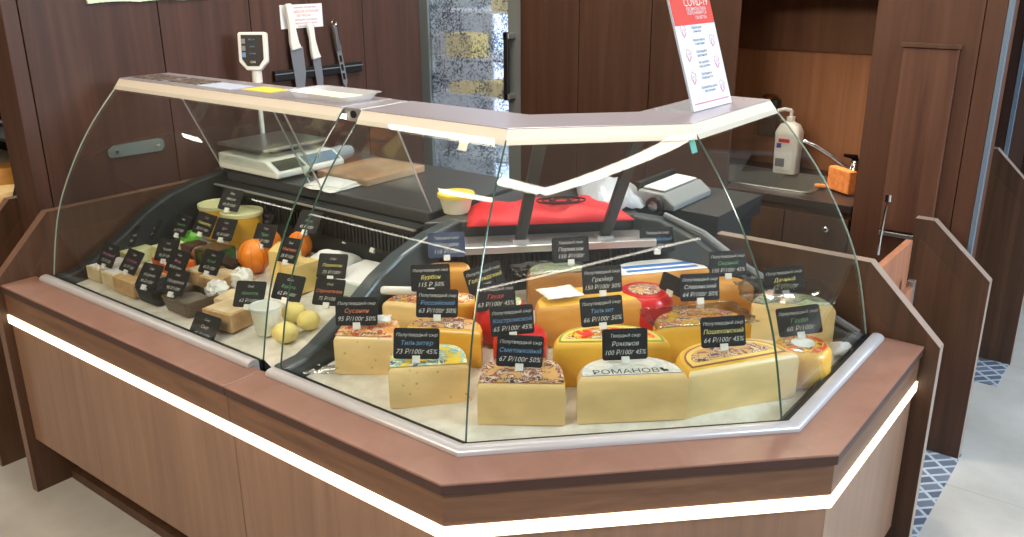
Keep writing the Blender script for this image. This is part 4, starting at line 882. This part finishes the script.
for i, (b, s_) in enumerate(((.475, 'Мойте руки\nс мылом'), (.40, 'Носите маску\nв магазине'), (.33, 'Соблюдайте\nдистанцию'), (.265, 'Не трогайте\nлицо руками'), (.195, 'Протирайте\nповерхности'), (.115, 'Оставайтесь дома\nпри болезни'))):
    ptxt(s_, .5, b, .0095, DARKINK)
    a_ = .17 if i % 2 == 0 else .84; ic = MB()
    ic.tube([pp(a_+.06*math.cos(k*math.pi/7), b+.035*math.sin(k*math.pi/7)+(.008*math.sin(k*1.7)), .0016) for k in range(15)], .0007, 4, caps=False)
    ic.tube([pp(a_+.03*math.cos(k*math.pi/5), b-.01+.022*math.sin(k*math.pi/5), .0016) for k in range(11)], .0006, 4, caps=False)
    ic.build('outline_icon', mat('icon_pink', (206, 130, 140), .7), ps)

# ------------------------------------------------------------------ knife wall
YW = 2.9995
t = thing('magnetic_knife_rack', (2.53, 2.985, 1.30), 'black magnetic bar on the wood wall holding the knives', 'knife rack')
MB().box(2.285, 2.765, 2.978, 2.999, 1.275, 1.318).build('bar', BLACK, t, bevel=.004)
MB().box(2.285, 2.765, 2.9765, 2.9785, 1.302, 1.306).build('magnet_strip', GREY, t)
KW = 2.9765
def knife(name, x, ztop, zhandle, zbot, wh, wb, lean, label, hm=WHITEP, holes=False):
    t = thing(name, (x, KW-.01, zbot), label, 'knife', 'knives on the magnetic bar'); L = ztop-zbot; dx = math.tan(lean)
    def q(u, z, y=0): return (x+u+(z-zbot)*-dx, KW-.003-y, z)
    bl = [(-wb*.35, zhandle), (wb*.65, zhandle), (wb*.60, zbot+(zhandle-zbot)*.4), (wb*.35, zbot+.01), (wb*.15, zbot), (-wb*.30, zbot+.004)]
    if holes:
        bl = [(-.010, zhandle), (.016, zhandle), (.018, zbot+.03), (.006, zbot), (-.008, zbot+.02)]
    b = MB().prism([q(u, z) for u, z in bl], (0, .002, 0)).build('blade', mat('blade_steel', (150, 156, 164), .3, .5), t)
    if holes:
        for k in range(3):
            z0 = zbot+.035+k*.038
            MB().prism([q(u, z, .0004) for u, z in ((-.004, z0), (.010, z0), (.010, z0+.028), (-.004, z0+.028))], (0, -.0004, 0)).build('blade_slot', BLACKM, b)
    hl = [(-wh*.5, zhandle-.012), (-wh*.55, zhandle+.02), (-wh*.40, zhandle+(ztop-zhandle)*.5), (-wh*.5, ztop-.01), (-wh*.3, ztop), (wh*.3, ztop), (wh*.5, ztop-.015), (wh*.42, zhandle+(ztop-zhandle)*.5), (wh*.62, zhandle+.02), (wh*.9, zhandle-.004)]
    MB().prism([q(u, z, .008) for u, z in hl], (0, .018-.001, 0)).build('handle', hm, t, bevel=.004)
    if holes: MB().tube([(x-(ztop-zbot)*dx+.012*math.cos(k*math.pi/6), KW-.008, ztop+.008+.012*math.sin(k*math.pi/6)) for k in range(13)], .002, 6).build('ring', CHROME, t)
knife('cleaver', 2.405, 1.578, 1.405, 1.228, .036, .066, .08, 'broad knife with white handle, leftmost on the magnetic bar')
knife('kitchen_knife', 2.512, 1.498, 1.360, 1.212, .032, .042, .12, 'narrow knife with white handle, middle of the magnetic bar')
knife('cheese_knife', 2.652, 1.485, 1.385, 1.215, .018, .03, .16, 'slotted cheese knife with dark handle, rightmost on the magnetic bar', hm=mat('black_silver_handle', (120, 120, 124), .3, .5), holes=True)
nt_ = tag(MB().box(2.350, 2.570, 2.9965, 2.9992, 1.478, 1.572).build('wall_notice', PAPER), 'white notice with red lines on the wood wall above the knives', 'notice')
def wtxt(s_, x, z, size, m__, par, y=2.9962):
    F = frame((x, y, z), (1, 0, 0), (0, 0, 1)); F.translation -= world_loc(par); text('lettering', s_, size, m__, par, F)
wtxt('Уважаемые покупатели!', 2.47, 1.560, .0115, mat('ink_mauve', (130, 90, 120), .8), nt_); wtxt('ПРОДАВЕЦ НЕ ОТПУСКАЕТ', 2.47, 1.543, .0125, REDINK, nt_); wtxt('БЕЗ МАСКИ', 2.47, 1.527, .0125, REDINK, nt_)
wtxt('соблюдайте дистанцию', 2.48, 1.511, .0105, MATS['ink_mauve'], nt_); wtxt('берегите себя и других', 2.48, 1.497, .0105, REDINK, nt_); wtxt('спасибо за покупку', 2.48, 1.485, .0095, MATS['ink_mauve'], nt_)
m_ = MB()
for k in range(24):
    x0 = 1.560+k*.0195; m_.box(x0, x0+.0195, 2.990+.002*math.sin(k*1.1), 2.9985, 1.606+.004*abs(math.sin(k*.35)), 1.95)
tag(m_.build('green_banner', mat('pale_green_banner', (206, 222, 196), .6)), 'pale green banner on the wood wall, its bottom edge at the top left', 'banner')
t = thing('wall_bracket', (1.62, 2.985, 1.10), 'grey rounded metal bracket on the wood wall behind the left glass end', 'bracket')
P = [(1.56, 1.082), (1.755, 1.078), (1.77, 1.095), (1.765, 1.118), (1.75, 1.125), (1.575, 1.125), (1.552, 1.112), (1.550, 1.092)]
MB().prism([(x, 2.994, z) for x, z in P], (0, .005, 0)).build('plate', mat('bracket_grey', (120, 132, 134), .35, .4), t, bevel=.001)
for x in (1.58, 1.74): MB().tube([(x, 2.992, 1.103), (x, 2.985, 1.103)], [.009, .006], 12).build('screw', CHROME, t)

# ------------------------------------------------------------------ neighbouring stall, far left
t = thing('neighbour_case', (1.9, 4.3, 0), 'dark glass display case of the neighbouring stall at the left picture edge', 'display case')
MB().box(1.30, 2.6, 3.30, 6.2, .0, .70).build('counter_base', LEAFI, t)
MB().box(1.30, 1.38, 3.24, 6.2, .70, .735).build('countertop', TOPW, t)
MB().box(1.50, 2.6, 3.24, 6.2, .70, .72).build('deck_paper', speck_paper, t)
MB().box(2.2, 2.24, 3.24, 6.2, .72, 1.1).build('rear_lining', BLACKM, t)
MB().box(1.75, 2.1, 3.24, 6.2, 1.36, 1.385).build('top_shelf', SHELF, t)
MB().box(1.62, 2.24, 3.24, 6.2, 1.02, 1.035).build('middle_shelf', DGREY2, t)
for i, (x, y, r, h) in enumerate(((1.43, 3.60, .085, .09), (1.56, 3.90, .09, .12), (1.66, 4.14, .08, .17))):
    z0 = .7355 if x-r < 1.38 else .7205
    tag(MB().lathe((x+(.04 if i == 0 else 0), y, .7205), [(r*.9, 0), (r, h*.2), (r, h*.8), (r*.9, h)], 26).build('cheese_round', [RINDO, PASTE, RINDO][i]), ['front cheese wheel in the neighbouring stall at the left edge', 'second cheese wheel back in the neighbouring stall', 'tall tan cheese wheel at the rear of the neighbouring stall'][i], 'cheese', 'cheeses of the neighbouring stall')
make_card((1.50, 3.74, .735), 190, 18, 8, [('Сыр', 'w'), ('Грано', 'w'), ('89 Р', 'w')], 'chalk price card between the wheels of the neighbouring stall', w=.085, h=.14)
tag(MB().lathe((1.80, 4.45, 1.036), [(.12, 0), (.15, .012), (.155, .016)], 30).build('serving_plate', GREY), 'grey round plate on the shelf of the neighbouring stall', 'plate')
rnd = random.Random(3)
for i in range(42):
    k = i//14; a = 2*math.pi*(i % 14)/14+k*.2; rr = (.095, .065, .035)[k] if i % 2 else (.055, .03, .01)[k]
    tag(MB().lathe((1.80+rr*math.cos(a), 4.45+rr*math.sin(a), 1.053+k*.034), [(.004, 0), (.016, .008), (.021, .02), (.016, .033), (.004, .040)], 12).build('olive', mat('olive_dark', (54, 34, 30), .15, coat=.5)), 'glossy dark olive in the pile on the grey plate at the left edge', 'olive', 'olives on the plate')
